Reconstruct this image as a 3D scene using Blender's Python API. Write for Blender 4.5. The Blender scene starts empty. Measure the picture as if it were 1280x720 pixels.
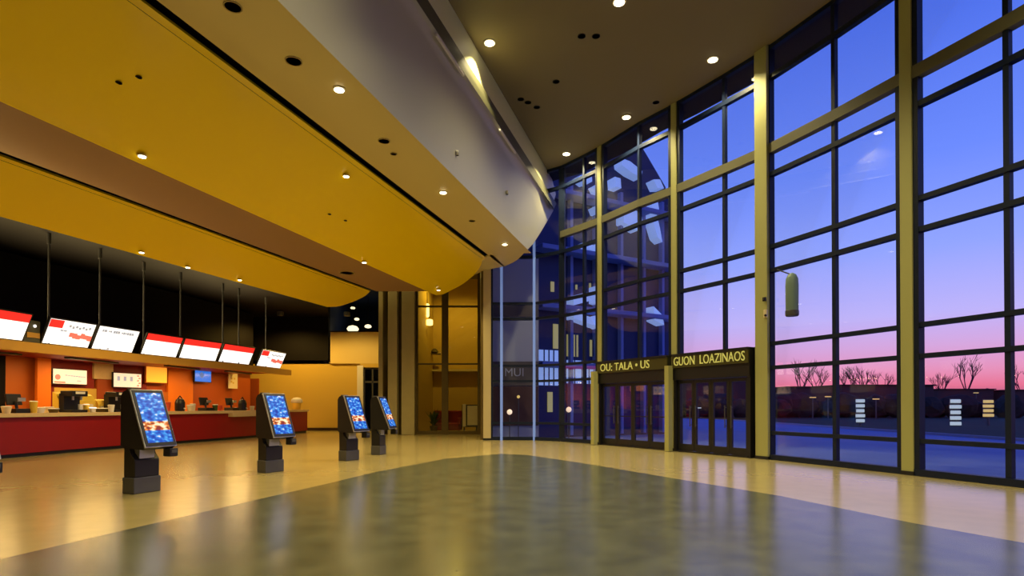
import bpy, bmesh, math, random
from mathutils import Vector, Matrix
random.seed(7)
C = bpy.context.scene.collection
SC = bpy.context.scene
R = math.radians

# ------------------------------------------------------------------ camera
F = 720.0; HCAM = 1.35; PITCH = R(0.5); CY = 500.7
cam_d = bpy.data.cameras.new('camera'); cam = bpy.data.objects.new('camera', cam_d); C.objects.link(cam)
cam.location = (0, 0, HCAM); cam.rotation_euler = (R(90) + PITCH, 0, 0)
cam_d.sensor_width = 36; cam_d.lens = F / 1280 * 36; cam_d.shift_y = (CY - 360) / 1280
cam_d.clip_end = 600; SC.camera = cam
SC.view_settings.view_transform = 'Standard'; SC.view_settings.look = 'None'
SC.view_settings.gamma = 1; SC.view_settings.use_curve_mapping = False; SC.view_settings.exposure = 0.0

# ------------------------------------------------------------------ dusk sky
W = bpy.data.worlds.new('dusk'); SC.world = W; W.use_nodes = True
nt = W.node_tree; nt.nodes.clear()
tc = nt.nodes.new('ShaderNodeTexCoord'); sep = nt.nodes.new('ShaderNodeSeparateXYZ')
ramp = nt.nodes.new('ShaderNodeValToRGB'); bg = nt.nodes.new('ShaderNodeBackground'); wo = nt.nodes.new('ShaderNodeOutputWorld')
nt.links.new(tc.outputs['Generated'], sep.inputs[0]); nt.links.new(sep.outputs['Z'], ramp.inputs[0])
nt.links.new(ramp.outputs[0], bg.inputs[0]); nt.links.new(bg.outputs[0], wo.inputs[0])
def lin(r, g, b):
    f = lambda c: (c / 255 / 12.92) if c / 255 <= 0.04045 else ((c / 255 + 0.055) / 1.055) ** 2.4
    return (f(r), f(g), f(b), 1)
stops = [(0.0, (70, 62, 100)), (0.028, (222, 112, 142)), (0.05, (220, 140, 178)), (0.085, (205, 160, 212)), (0.13, (182, 172, 238)),
         (0.22, (140, 158, 244)), (0.34, (104, 134, 242)), (0.5, (74, 108, 226)), (0.7, (56, 88, 205)), (1.0, (38, 66, 165))]
while len(ramp.color_ramp.elements) < len(stops): ramp.color_ramp.elements.new(0.5)
for e, (p, c) in zip(ramp.color_ramp.elements, stops): e.position = p
for e, (p, c) in zip(ramp.color_ramp.elements, stops): e.color = lin(*c)
bg.inputs[1].default_value = 1.15

# ------------------------------------------------------------------ helpers
def ray(px, py):
    a, b = (px - 640) / F, (CY - py) / F
    c, s = math.cos(PITCH), math.sin(PITCH)
    return Vector((a, c - b * s, s + b * c))
def Pz(px, py, z):
    d = ray(px, py); t = (z - HCAM) / d.z
    return Vector((d.x * t, d.y * t, z))
def PY(px, py, Y):
    d = ray(px, py); t = Y / d.y
    return Vector((d.x * t, Y, HCAM + d.z * t))

def mat(name, col, rough=0.6, spec=0.3, metal=0.0, var=0.0, scale=4.0, bump=0.0, emit=None, es=0.0, coat=0.0):
    m = bpy.data.materials.new(name); m.use_nodes = True
    n = m.node_tree; b = n.nodes['Principled BSDF']
    b.inputs['Roughness'].default_value = rough; b.inputs['Specular IOR Level'].default_value = spec
    b.inputs['Metallic'].default_value = metal; b.inputs['Coat Weight'].default_value = coat
    c = (*col, 1) if len(col) == 3 else col
    b.inputs['Base Color'].default_value = c
    t = n.nodes.new('ShaderNodeTexCoord'); nz = n.nodes.new('ShaderNodeTexNoise')
    nz.inputs['Scale'].default_value = scale; nz.inputs['Detail'].default_value = 4
    n.links.new(t.outputs['Object'], nz.inputs['Vector'])
    if var > 0:
        mx = n.nodes.new('ShaderNodeMix'); mx.data_type = 'RGBA'
        mx.inputs[6].default_value = tuple(x * (1 - var) for x in c[:3]) + (1,)
        mx.inputs[7].default_value = tuple(min(1, x * (1 + var)) for x in c[:3]) + (1,)
        n.links.new(nz.outputs[0], mx.inputs[0]); n.links.new(mx.outputs[2], b.inputs['Base Color'])
    if bump > 0:
        bp = n.nodes.new('ShaderNodeBump'); bp.inputs['Strength'].default_value = bump; bp.inputs['Distance'].default_value = 0.02
        n.links.new(nz.outputs[0], bp.inputs['Height']); n.links.new(bp.outputs[0], b.inputs['Normal'])
    if emit:
        b.inputs['Emission Color'].default_value = (*emit, 1) if len(emit) == 3 else emit
        b.inputs['Emission Strength'].default_value = es
    return m

M = {}
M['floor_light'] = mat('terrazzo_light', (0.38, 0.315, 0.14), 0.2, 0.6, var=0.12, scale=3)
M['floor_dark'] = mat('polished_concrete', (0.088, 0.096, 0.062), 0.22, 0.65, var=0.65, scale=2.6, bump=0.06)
M['ceil'] = mat('ceiling_paint', (0.22, 0.18, 0.105), 0.6, 0.25)
M['tan'] = mat('tan_soffit', (0.66, 0.54, 0.22), 0.4, 0.4)
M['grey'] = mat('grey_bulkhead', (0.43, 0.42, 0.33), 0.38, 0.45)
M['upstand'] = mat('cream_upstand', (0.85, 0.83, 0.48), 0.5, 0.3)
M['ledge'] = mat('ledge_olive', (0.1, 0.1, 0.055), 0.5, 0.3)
M['yellow'] = mat('golden_lacquer', (1.0, 0.7, 0.002), 0.22, 0.4)
M['brown'] = mat('brown_soffit', (0.30, 0.175, 0.085), 0.6, 0.2)
M['black'] = mat('black_paint', (0.004, 0.003, 0.004), 0.7, 0.15)
M['blackp'] = mat('black_plastic', (0.012, 0.011, 0.012), 0.4, 0.4)
M['frame'] = mat('dark_blue_frame', (0.006, 0.012, 0.035), 0.45, 0.25)
M['endcol'] = mat('column_pale_tan', (0.5, 0.42, 0.24), 0.55, 0.3)
M['eave'] = mat('eave_dark', (0.01, 0.012, 0.03), 0.7, 0.1)
M['dframe'] = mat('door_frame_black', (0.01, 0.01, 0.012), 0.4, 0.4)
M['column'] = mat('column_cream', (0.37, 0.37, 0.15), 0.55, 0.3)
M['beam'] = mat('beam_olive', (0.13, 0.125, 0.075), 0.55, 0.3)
M['red'] = mat('red_laminate', (0.26, 0.006, 0.008), 0.35, 0.4)
M['top'] = mat('counter_stone', (0.62, 0.46, 0.24), 0.35, 0.4, var=0.1, scale=9)
M['fascia'] = mat('canopy_gold', (0.62, 0.34, 0.05), 0.5, 0.3)
M['wallyel'] = mat('yellow_wall', (0.62, 0.42, 0.08), 0.6, 0.2)
M['parapet'] = mat('parapet_cream', (0.72, 0.54, 0.2), 0.6, 0.2)
M['stone'] = mat('pale_column', (0.46, 0.41, 0.2), 0.6, 0.2, var=0.08)
M['wood'] = mat('dark_wood', (0.1, 0.07, 0.02), 0.5, 0.3, var=0.2)
M['orange'] = mat('orange_wall', (0.8, 0.2, 0.01), 0.5, 0.3)
M['orange2'] = mat('deep_orange_wall', (0.5, 0.13, 0.012), 0.5, 0.3)
M['dred'] = mat('dark_red_wall', (0.22, 0.012, 0.01), 0.5, 0.3)
M['rust'] = mat('rust_red_wall', (0.36, 0.07, 0.012), 0.5, 0.3)
M['metal'] = mat('steel', (0.35, 0.35, 0.36), 0.35, 0.5, metal=0.8)
M['rod'] = mat('rod_grey', (0.05, 0.05, 0.055), 0.6, 0.2)
M['darkgrey'] = mat('dark_grey_metal', (0.07, 0.07, 0.075), 0.4, 0.4)
M['white'] = mat('white_paint', (0.75, 0.72, 0.66), 0.5, 0.3)
M['chip'] = mat('bulb', (1, 0.9, 0.7), emit=(1.0, 0.86, 0.55), es=9)
M['lampy'] = mat('lamp_glow_yellow', (1, 0.8, 0.4), emit=(1.0, 0.78, 0.25), es=3)
M['balc'] = mat('globe_glow', (1, 0.85, 0.6), emit=(1.0, 0.84, 0.5), es=1.6)
M['trimw'] = mat('lamp_trim', (0.5, 0.45, 0.3), 0.4, 0.4)
M['hole'] = mat('speaker_grille', (0.42, 0.33, 0.15), 0.8, 0.1)
M['mwhite'] = mat('menu_white', (0.8, 0.8, 0.8), emit=(1, 0.98, 0.93), es=1.15)
M['mred'] = mat('menu_red', (0.8, 0.02, 0.02), emit=(1, 0.03, 0.02), es=0.9)
M['mpink'] = mat('menu_food_red', (0.8, 0.2, 0.15), emit=(0.85, 0.16, 0.12), es=0.8)
M['mtext'] = mat('menu_text', (0.3, 0.3, 0.33), emit=(0.42, 0.45, 0.5), es=0.7)
M['mcream'] = mat('menu_cream', (0.8, 0.6, 0.4), emit=(0.95, 0.72, 0.5), es=0.9)
M['oglow'] = mat('orange_light_panel', (0.9, 0.4, 0.05), emit=(1.0, 0.36, 0.03), es=0.9)
M['signy'] = mat('sign_letters', (0.6, 0.6, 0.2), emit=(0.36, 0.37, 0.1), es=0.45)
M['signbg'] = mat('sign_panel', (0.06, 0.055, 0.012), 0.4, 0.4)
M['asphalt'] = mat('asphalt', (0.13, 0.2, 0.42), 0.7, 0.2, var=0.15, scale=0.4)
M['grass'] = mat('verge_grass', (0.045, 0.05, 0.035), 0.9, 0.1, var=0.3, scale=0.6)
M['kerb'] = mat('kerb', (0.35, 0.37, 0.42), 0.8, 0.2)
M['bark'] = mat('bark', (0.1, 0.05, 0.06), 0.9, 0.1)
M['hedge'] = mat('hedge', (0.035, 0.03, 0.03), 0.9, 0.1, var=0.4, scale=1.5)
M['brick'] = mat('brick_far', (0.085, 0.05, 0.05), 0.8, 0.1, var=0.2)
M['tower'] = mat('tower_dark', (0.022, 0.038, 0.12), 0.5, 0.2, var=0.2, scale=0.5)
M['slab'] = mat('balcony_pale', (0.45, 0.55, 0.75), 0.6, 0.2)
M['slabdim'] = mat('slab_blue_grey', (0.16, 0.24, 0.55), 0.6, 0.2)
M['coolglow'] = mat('cool_glow', (0.3, 0.5, 0.9), emit=(0.3, 0.45, 0.85), es=0.55)
M['warmwin'] = mat('warm_window', (0.5, 0.45, 0.2), emit=(0.4, 0.36, 0.12), es=0.5)
M['greywall'] = mat('exterior_grey', (0.34, 0.38, 0.5), 0.6, 0.2)
M['greyband'] = mat('exterior_band', (0.1, 0.09, 0.09), 0.6, 0.2)
M['lant'] = mat('lantern_white', (0.8, 0.9, 0.8), emit=(0.62, 0.75, 0.6), es=0.5)
M['lanty'] = mat('lantern_amber', (0.8, 0.6, 0.2), emit=(0.55, 0.38, 0.1), es=0.9)
M['sofa'] = mat('red_sofa', (0.25, 0.03, 0.02), 0.7, 0.2)
M['plant'] = mat('leaf', (0.05, 0.09, 0.02), 0.7, 0.2, var=0.3)
M['skirt'] = mat('skirting', (0.04, 0.02, 0.01), 0.6, 0.2)
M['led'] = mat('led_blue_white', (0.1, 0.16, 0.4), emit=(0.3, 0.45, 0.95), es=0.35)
M['pend'] = mat('pendant_greygreen', (0.16, 0.24, 0.22), 0.5, 0.3)
M['cup'] = mat('paper_cup', (0.7, 0.6, 0.4), 0.6, 0.2)
M['cupred'] = mat('red_cup', (0.6, 0.08, 0.03), 0.5, 0.3)
M['yelbox'] = mat('yellow_box', (0.75, 0.5, 0.06), 0.6, 0.2)
M['gloss'] = mat('silver', (0.5, 0.5, 0.5), 0.3, 0.5, metal=0.7)

def glass_mat(name, tint, refl=1.0):
    m = bpy.data.materials.new(name); m.use_nodes = True; n = m.node_tree; n.nodes.clear()
    o = n.nodes.new('ShaderNodeOutputMaterial'); mx = n.nodes.new('ShaderNodeMixShader')
    t = n.nodes.new('ShaderNodeBsdfTransparent'); g = n.nodes.new('ShaderNodeBsdfGlossy'); f = n.nodes.new('ShaderNodeFresnel')
    f.inputs[0].default_value = 1.5; g.inputs['Roughness'].default_value = 0.02; t.inputs[0].default_value = (*tint, 1)
    mu = n.nodes.new('ShaderNodeMath'); mu.operation = 'MULTIPLY'; mu.inputs[1].default_value = refl
    n.links.new(f.outputs[0], mu.inputs[0]); n.links.new(mu.outputs[0], mx.inputs[0])
    n.links.new(t.outputs[0], mx.inputs[1]); n.links.new(g.outputs[0], mx.inputs[2]); n.links.new(mx.outputs[0], o.inputs[0])
    return m
M['glass'] = glass_mat('window_glass', (0.99, 0.99, 1.0), 0.13)
M['glassroom'] = glass_mat('interior_glass', (0.95, 0.92, 0.8), 0.5)

def screen_mat():
    m = bpy.data.materials.new('kiosk_screen'); m.use_nodes = True; n = m.node_tree; b = n.nodes['Principled BSDF']
    uv = n.nodes.new('ShaderNodeUVMap'); uv.uv_map = 'UVMap'
    sp = n.nodes.new('ShaderNodeSeparateXYZ'); n.links.new(uv.outputs[0], sp.inputs[0])
    v = n.nodes.new('ShaderNodeTexNoise'); v.inputs['Scale'].default_value = 1; v.inputs['Detail'].default_value = 1
    mp = n.nodes.new('ShaderNodeMapping'); mp.inputs['Scale'].default_value = (9, 13, 1)
    n.links.new(uv.outputs[0], mp.inputs[0]); n.links.new(mp.outputs[0], v.inputs['Vector'])
    r1 = n.nodes.new('ShaderNodeValToRGB'); n.links.new(v.outputs[0], r1.inputs[0])
    cols = [(0.3, (14, 50, 160)), (0.48, (30, 95, 205)), (0.6, (70, 165, 230)), (0.7, (225, 225, 250))]
    while len(r1.color_ramp.elements) < 4: r1.color_ramp.elements.new(0.5)
    for e, (p, c) in zip(r1.color_ramp.elements, cols): e.position = p
    for e, (p, c) in zip(r1.color_ramp.elements, cols): e.color = lin(*c)
    r2 = n.nodes.new('ShaderNodeValToRGB'); n.links.new(v.outputs[0], r2.inputs[0])
    cols = [(0.4, (140, 40, 20)), (0.5, (235, 130, 30)), (0.6, (250, 235, 190))]
    while len(r2.color_ramp.elements) < 3: r2.color_ramp.elements.new(0.5)
    for e, (p, c) in zip(r2.color_ramp.elements, cols): e.position = p
    for e, (p, c) in zip(r2.color_ramp.elements, cols): e.color = lin(*c)
    st = n.nodes.new('ShaderNodeValToRGB'); st.color_ramp.interpolation = 'CONSTANT'
    while len(st.color_ramp.elements) < 3: st.color_ramp.elements.new(0.5)
    for e, (p, c) in zip(st.color_ramp.elements, [(0, 0), (0.24, 1), (0.42, 0)]): e.position = p
    for e, (p, c) in zip(st.color_ramp.elements, [(0, 0), (0.24, 1), (0.42, 0)]): e.color = (c, c, c, 1)
    n.links.new(sp.outputs['Y'], st.inputs[0])
    mx = n.nodes.new('ShaderNodeMix'); mx.data_type = 'RGBA'
    n.links.new(st.outputs[0], mx.inputs[0]); n.links.new(r1.outputs[0], mx.inputs[6]); n.links.new(r2.outputs[0], mx.inputs[7])
    b.inputs['Base Color'].default_value = (0.01, 0.01, 0.02, 1); b.inputs['Roughness'].default_value = 0.2
    n.links.new(mx.outputs[2], b.inputs['Emission Color']); b.inputs['Emission Strength'].default_value = 1.1
    return m
M['screen'] = screen_mat()

def obj(name, bm, m, parent=None, loc=None, smooth=False):
    me = bpy.data.meshes.new(name); bmesh.ops.recalc_face_normals(bm, faces=bm.faces[:]); bm.to_mesh(me); bm.free()
    for mm in (m if isinstance(m, (list, tuple)) else [m]): me.materials.append(M[mm])
    if smooth:
        for p in me.polygons: p.use_smooth = True
    o = bpy.data.objects.new(name, me); C.objects.link(o)
    if parent: o.parent = parent
    if loc is not None: o.location = loc
    return o
def tag(o, label, cat=None, group=None, kind=None):
    if label: o['label'] = label
    if cat: o['category'] = cat
    if group: o['group'] = group
    if kind: o['kind'] = kind
    return o
def thing(name, label, cat, loc=(0, 0, 0), rz=0.0, group=None):
    o = bpy.data.objects.new(name, None); C.objects.link(o); o.empty_display_size = 0.1
    o.location = loc; o.rotation_euler = (0, 0, rz)
    return tag(o, label, cat, group)
def struct(name, bm, m, parent=None, label=None, **k):
    o = obj(name, bm, m, parent, **k)
    if parent is None: o['kind'] = 'structure'
    if label: o['label'] = label
    return o
def box(bm, c, s, rz=0.0, mtx=None, mi=0, bev=0.0):
    """box centred at c with size s"""
    Mx = Matrix.Translation(c) @ Matrix.Rotation(rz, 4, 'Z') @ Matrix.Diagonal((s[0], s[1], s[2], 1))
    if mtx is not None: Mx = mtx @ Mx
    r = bmesh.ops.create_cube(bm, size=1.0, matrix=Mx)
    fs = {f for v in r['verts'] for f in v.link_faces}
    for f in fs: f.material_index = mi
    if bev > 0:
        es = list({e for v in r['verts'] for e in v.link_edges})
        bmesh.ops.bevel(bm, geom=es, offset=bev, segments=2, affect='EDGES', profile=0.5)
    return bm
def seg_box(bm, a, b, z0, z1, w, off=0.0, mi=0, ext=0.0):
    """upright slab running from plan point a to b"""
    a = Vector(a[:2]); b = Vector(b[:2]); d = (b - a); L = d.length; d.normalize(); nrm = Vector((-d.y, d.x))
    c = (a + b) / 2 + nrm * off
    return box(bm, (c.x, c.y, (z0 + z1) / 2), (L + ext, w, z1 - z0), math.atan2(d.y, d.x), mi=mi)
def cyl(bm, c, r, h, seg=24, r2=None, mtx=None, axis=None):
    """cone/cylinder, base at c going up (or along axis)"""
    Mx = Matrix.Translation(c)
    if axis is not None: Mx = Mx @ Vector(axis).normalized().to_track_quat('Z', 'Y').to_matrix().to_4x4()
    Mx = Mx @ Matrix.Translation((0, 0, h / 2))
    if mtx is not None: Mx = mtx @ Mx
    bmesh.ops.create_cone(bm, cap_ends=True, segments=seg, radius1=r, radius2=r if r2 is None else r2, depth=h, matrix=Mx)
    return bm
def tube(bm, a, b, r1, r2=None, seg=8):
    a = Vector(a); b = Vector(b); return cyl(bm, a, r1, (b - a).length, seg, r2, axis=b - a)
def lathe(bm, prof, seg=24, loc=(0, 0, 0)):
    rings = []
    for r, z in prof:
        rings.append([bm.verts.new((loc[0] + r * math.cos(2 * math.pi * i / seg), loc[1] + r * math.sin(2 * math.pi * i / seg), loc[2] + z)) for i in range(seg)])
    for k in range(len(rings) - 1):
        for i in range(seg):
            bm.faces.new((rings[k][i], rings[k][(i + 1) % seg], rings[k + 1][(i + 1) % seg], rings[k + 1][i]))
    bm.faces.new(rings[0][::-1]); bm.faces.new(rings[-1]); return bm
def prism(bm, pts, z0, z1, mi=0):
    lo = [bm.verts.new((p[0], p[1], z0)) for p in pts]; hi = [bm.verts.new((p[0], p[1], z1)) for p in pts]
    n = len(pts); fs = [bm.faces.new(lo[::-1]), bm.faces.new(hi)]
    for i in range(n): fs.append(bm.faces.new((lo[i], lo[(i + 1) % n], hi[(i + 1) % n], hi[i])))
    for f in fs: f.material_index = mi
    return bm
def extrude_prof(bm, pts, x0, x1, mi=0):
    """pts in (y,z), extruded along x"""
    a = [bm.verts.new((x0, p[0], p[1])) for p in pts]; b = [bm.verts.new((x1, p[0], p[1])) for p in pts]
    n = len(pts); fs = [bm.faces.new(a[::-1]), bm.faces.new(b)]
    for i in range(n): fs.append(bm.faces.new((a[i], a[(i + 1) % n], b[(i + 1) % n], b[i])))
    for f in fs: f.material_index = mi
    return bm
NB = bmesh.new
def dup(root, loc, rz, label=None, group=None):
    r = root.copy(); C.objects.link(r); r.location = loc; r.rotation_euler = (0, 0, rz)
    if label: r['label'] = label
    if group: r['group'] = group
    for ch in list(root.children):
        c = ch.copy(); C.objects.link(c); c.parent = r
        for g in ch.children:
            d = g.copy(); C.objects.link(d); d.parent = c
    return r
def text_bm(s, size, depth=0.01, mtx=None):
    cu = bpy.data.curves.new('t', 'FONT'); cu.body = s; cu.size = size; cu.extrude = depth; cu.align_x = 'CENTER'; cu.align_y = 'CENTER'
    cu.resolution_u = 3
    o = bpy.data.objects.new('t', cu); C.objects.link(o)
    dg = bpy.context.evaluated_depsgraph_get(); me = bpy.data.meshes.new_from_object(o.evaluated_get(dg))
    bm = NB(); bm.from_mesh(me)
    if mtx is not None: bmesh.ops.transform(bm, matrix=mtx, verts=bm.verts[:])
    bpy.data.objects.remove(o); bpy.data.curves.remove(cu); bpy.data.meshes.remove(me)
    return bm

# ------------------------------------------------------------------ plan of the glass wall (circle-like)
CEIL = 10.4
GW = [(-0.97, 22.5, 'c'), (-0.41, 22.5, 'l'), (0.86, 22.45, 'l'), (1.9, 21.7, 'h'), (2.62, 20.75, 'm'), (3.12, 20.05, 'c'),
      (4.08, 18.36, 'm'), (4.91, 17.2, 'c'), (5.82, 15.69, 'm'), (6.44, 14.6, 'C'), (7.2, 12.8, 'm'), (7.78, 11.24, 'c'),
      (8.37, 9.68, 'm'), (8.95, 7.8, 'c'), (9.35, 5.6, 'm'), (9.65, 3.3, 'c'), (9.8, 0.8, 'm'), (9.85, -1.8, 'c'), (9.8, -4.6, 'm'), (9.6, -8.0, 'c')]
NG = len(GW)
BACKY = -8.0; LEFTX = -18.5; FARY = 38.0

# floor
bm = NB()
fl = [(g[0], g[1]) for g in GW]
floor_poly = [(LEFTX, BACKY), (9.6, BACKY)] + fl[::-1][1:] + [(-1.0, FARY), (LEFTX, FARY)]
prism(bm, floor_poly, -0.15, 0.0); struct('floor', bm, 'floor_light')
# darker polished lane set into the floor
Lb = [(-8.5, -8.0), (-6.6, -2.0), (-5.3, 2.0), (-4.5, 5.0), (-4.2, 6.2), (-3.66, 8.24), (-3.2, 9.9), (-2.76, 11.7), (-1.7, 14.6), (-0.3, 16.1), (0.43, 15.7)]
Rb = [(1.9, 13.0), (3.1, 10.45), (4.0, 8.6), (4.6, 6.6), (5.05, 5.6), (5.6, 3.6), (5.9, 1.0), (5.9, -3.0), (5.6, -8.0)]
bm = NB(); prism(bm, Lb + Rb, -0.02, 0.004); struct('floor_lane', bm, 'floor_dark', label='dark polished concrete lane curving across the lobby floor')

# ceiling slab of the high lobby, and the eave outside the glass
bm = NB(); prism(bm, floor_poly, CEIL, CEIL + 0.4); struct('ceiling', bm, 'ceil')
def offs(i, d):
    a = Vector(GW[max(0, i - 1)][:2]); b = Vector(GW[min(NG - 1, i + 1)][:2]); t = (b - a).normalized()
    n = Vector((-t.y, t.x)); return Vector(GW[i][:2]) + n * d
outw = 1.0
bm = NB(); prism(bm, [offs(i, 0.02) for i in range(NG)] + [offs(i, outw) for i in reversed(range(NG))], CEIL - 0.02, CEIL + 0.45)
struct('roof_eave', bm, 'eave', label='dark roof eave outside the top of the glass wall')

# glass bays
TR = [(0.67, 0.09), (2.3, 0.09), (2.9, 0.09), (4.73, 0.1), (5.33, 0.1), (7.15, 0.11), (9.6, 0.12)]
DOORB = {6: 1, 5: 1, 8: 2, 7: 2}       # bays holding the entrances (index of left point)
PORTAL_TOP = 2.86
wn = 0
for i in range(NG - 1):
    a, b = GW[i], GW[i + 1]; wn += 1
    portal = i in DOORB
    bm = NB()
    zb = PORTAL_TOP if portal else 0.0
    if not portal: seg_box(bm, a, b, 0.0, 0.13, 0.2)
    for z, h in TR:
        if portal and z < 3.0: continue
        seg_box(bm, a, b, z - h / 2, z + h / 2, 0.14)
    seg_box(bm, a, b, CEIL - 0.1, CEIL, 0.14)
    if b[2] in 'mh': 
        w = 0.09 if b[2] == 'm' else 0.24
        d = (Vector(b[:2]) - Vector(a[:2])); box(bm, (b[0], b[1], (zb + CEIL) / 2), (w, 0.11, CEIL - zb), math.atan2(d.y, d.x))
    if a[2] in 'cC' or b[2] in 'cC':
        p, q = (a, b) if b[2] in 'cC' else (b, a)
        d = (Vector(q[:2]) - Vector(p[:2])).normalized(); e = Vector(q[:2]) - d * 0.17
        box(bm, (e.x, e.y, (zb + CEIL) / 2), (0.1, 0.16, CEIL - zb), math.atan2(d.y, d.x))
    o = struct('window_%d' % wn, bm, 'frame')
    bm = NB(); seg_box(bm, a, b, zb, CEIL, 0.012); obj('glass', bm, 'glass', o)
# olive beam at mid height
bm = NB()
for i in range(3, NG - 1):
    seg_box(bm, GW[i], GW[i + 1], 7.8 - 0.12, 7.8 + 0.12, 0.18, off=0.0, ext=0.04)
struct('trim_1', bm, 'beam', label='olive horizontal beam across the glass wall')
# light-coloured slender LED mullions at the flat end of the glass wall
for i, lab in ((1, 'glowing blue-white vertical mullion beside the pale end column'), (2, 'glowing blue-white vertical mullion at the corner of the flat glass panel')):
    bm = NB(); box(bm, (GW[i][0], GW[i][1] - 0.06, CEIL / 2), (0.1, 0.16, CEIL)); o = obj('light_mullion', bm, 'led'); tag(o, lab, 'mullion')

# columns
def column(i, w, lab, dep=0.14, off=-0.04):
    if i == 9: dep, off = 0.26, -0.04
    a = Vector(GW[max(0, i - 1)][:2]); b = Vector(GW[min(NG - 1, i + 1)][:2]); t = (b - a).normalized(); n = Vector((-t.y, t.x))
    p = Vector(GW[i][:2]) + n * off; rz = math.atan2(t.y, t.x)
    r = thing('column', lab, 'column', (p.x, p.y, 0), rz)
    bm = NB(); box(bm, (0, 0, CEIL / 2 + 0.03), (w, dep, CEIL - 0.07), bev=0.01); obj('shaft', bm, 'endcol' if i == 0 else 'column', r)
    bm = NB(); box(bm, (0, 0, 0.04), (w + 0.02, dep + 0.02, 0.08)); obj('base', bm, 'dframe', r)
    return r
CW = {0: 0.3, 5: 0.2, 7: 0.2, 9: 0.38, 11: 0.24, 13: 0.3, 15: 0.3, 17: 0.3}
CL = {0: 'pale end column where the glass wall meets the yellow-lit room', 5: 'slender cream column left of the left entrance',
      7: 'slender cream column between the two entrances', 9: 'thick yellow-green column right of the right entrance with wall fittings',
      11: 'slender yellow-green column between the two widest windows on the right', 13: 'column behind the right edge', 15: 'column further right', 17: 'column furthest right'}
cols = {}
for i in CW: 
    if i <= 11: cols[i] = column(i, CW[i], CL[i])
# fittings on the thick column
def on_col(i, px, py):
    p = cols[i].location; return PY(px, py, p.y - 0.2)
p = on_col(9, 955.5, 374)
th = thing('wall_sensor', 'small dark sensor high on the thick yellow-green column', 'sensor', p, -1.0)
bm = NB(); box(bm, (0, 0, 0), (0.08, 0.06, 0.1), bev=0.01); obj('housing', bm, 'blackp', th)
bm = NB(); cyl(bm, (0, -0.03, 0), 0.02, 0.02, 12, axis=(0, -1, 0)); obj('lens', bm, 'darkgrey', th)
p = on_col(9, 957, 392)
th = thing('fire_alarm', 'pale fire alarm fitting below the sensor on the thick column', 'alarm', p, -1.0)
bm = NB(); box(bm, (0, 0, 0), (0.09, 0.05, 0.2), bev=0.01); obj('backplate', bm, 'cup', th)
bm = NB(); cyl(bm, (0.02, -0.02, -0.05), 0.03, 0.03, 16, axis=(0, -1, 0)); obj('sounder', bm, 'lampy' if False else 'blackp', th)

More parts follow.
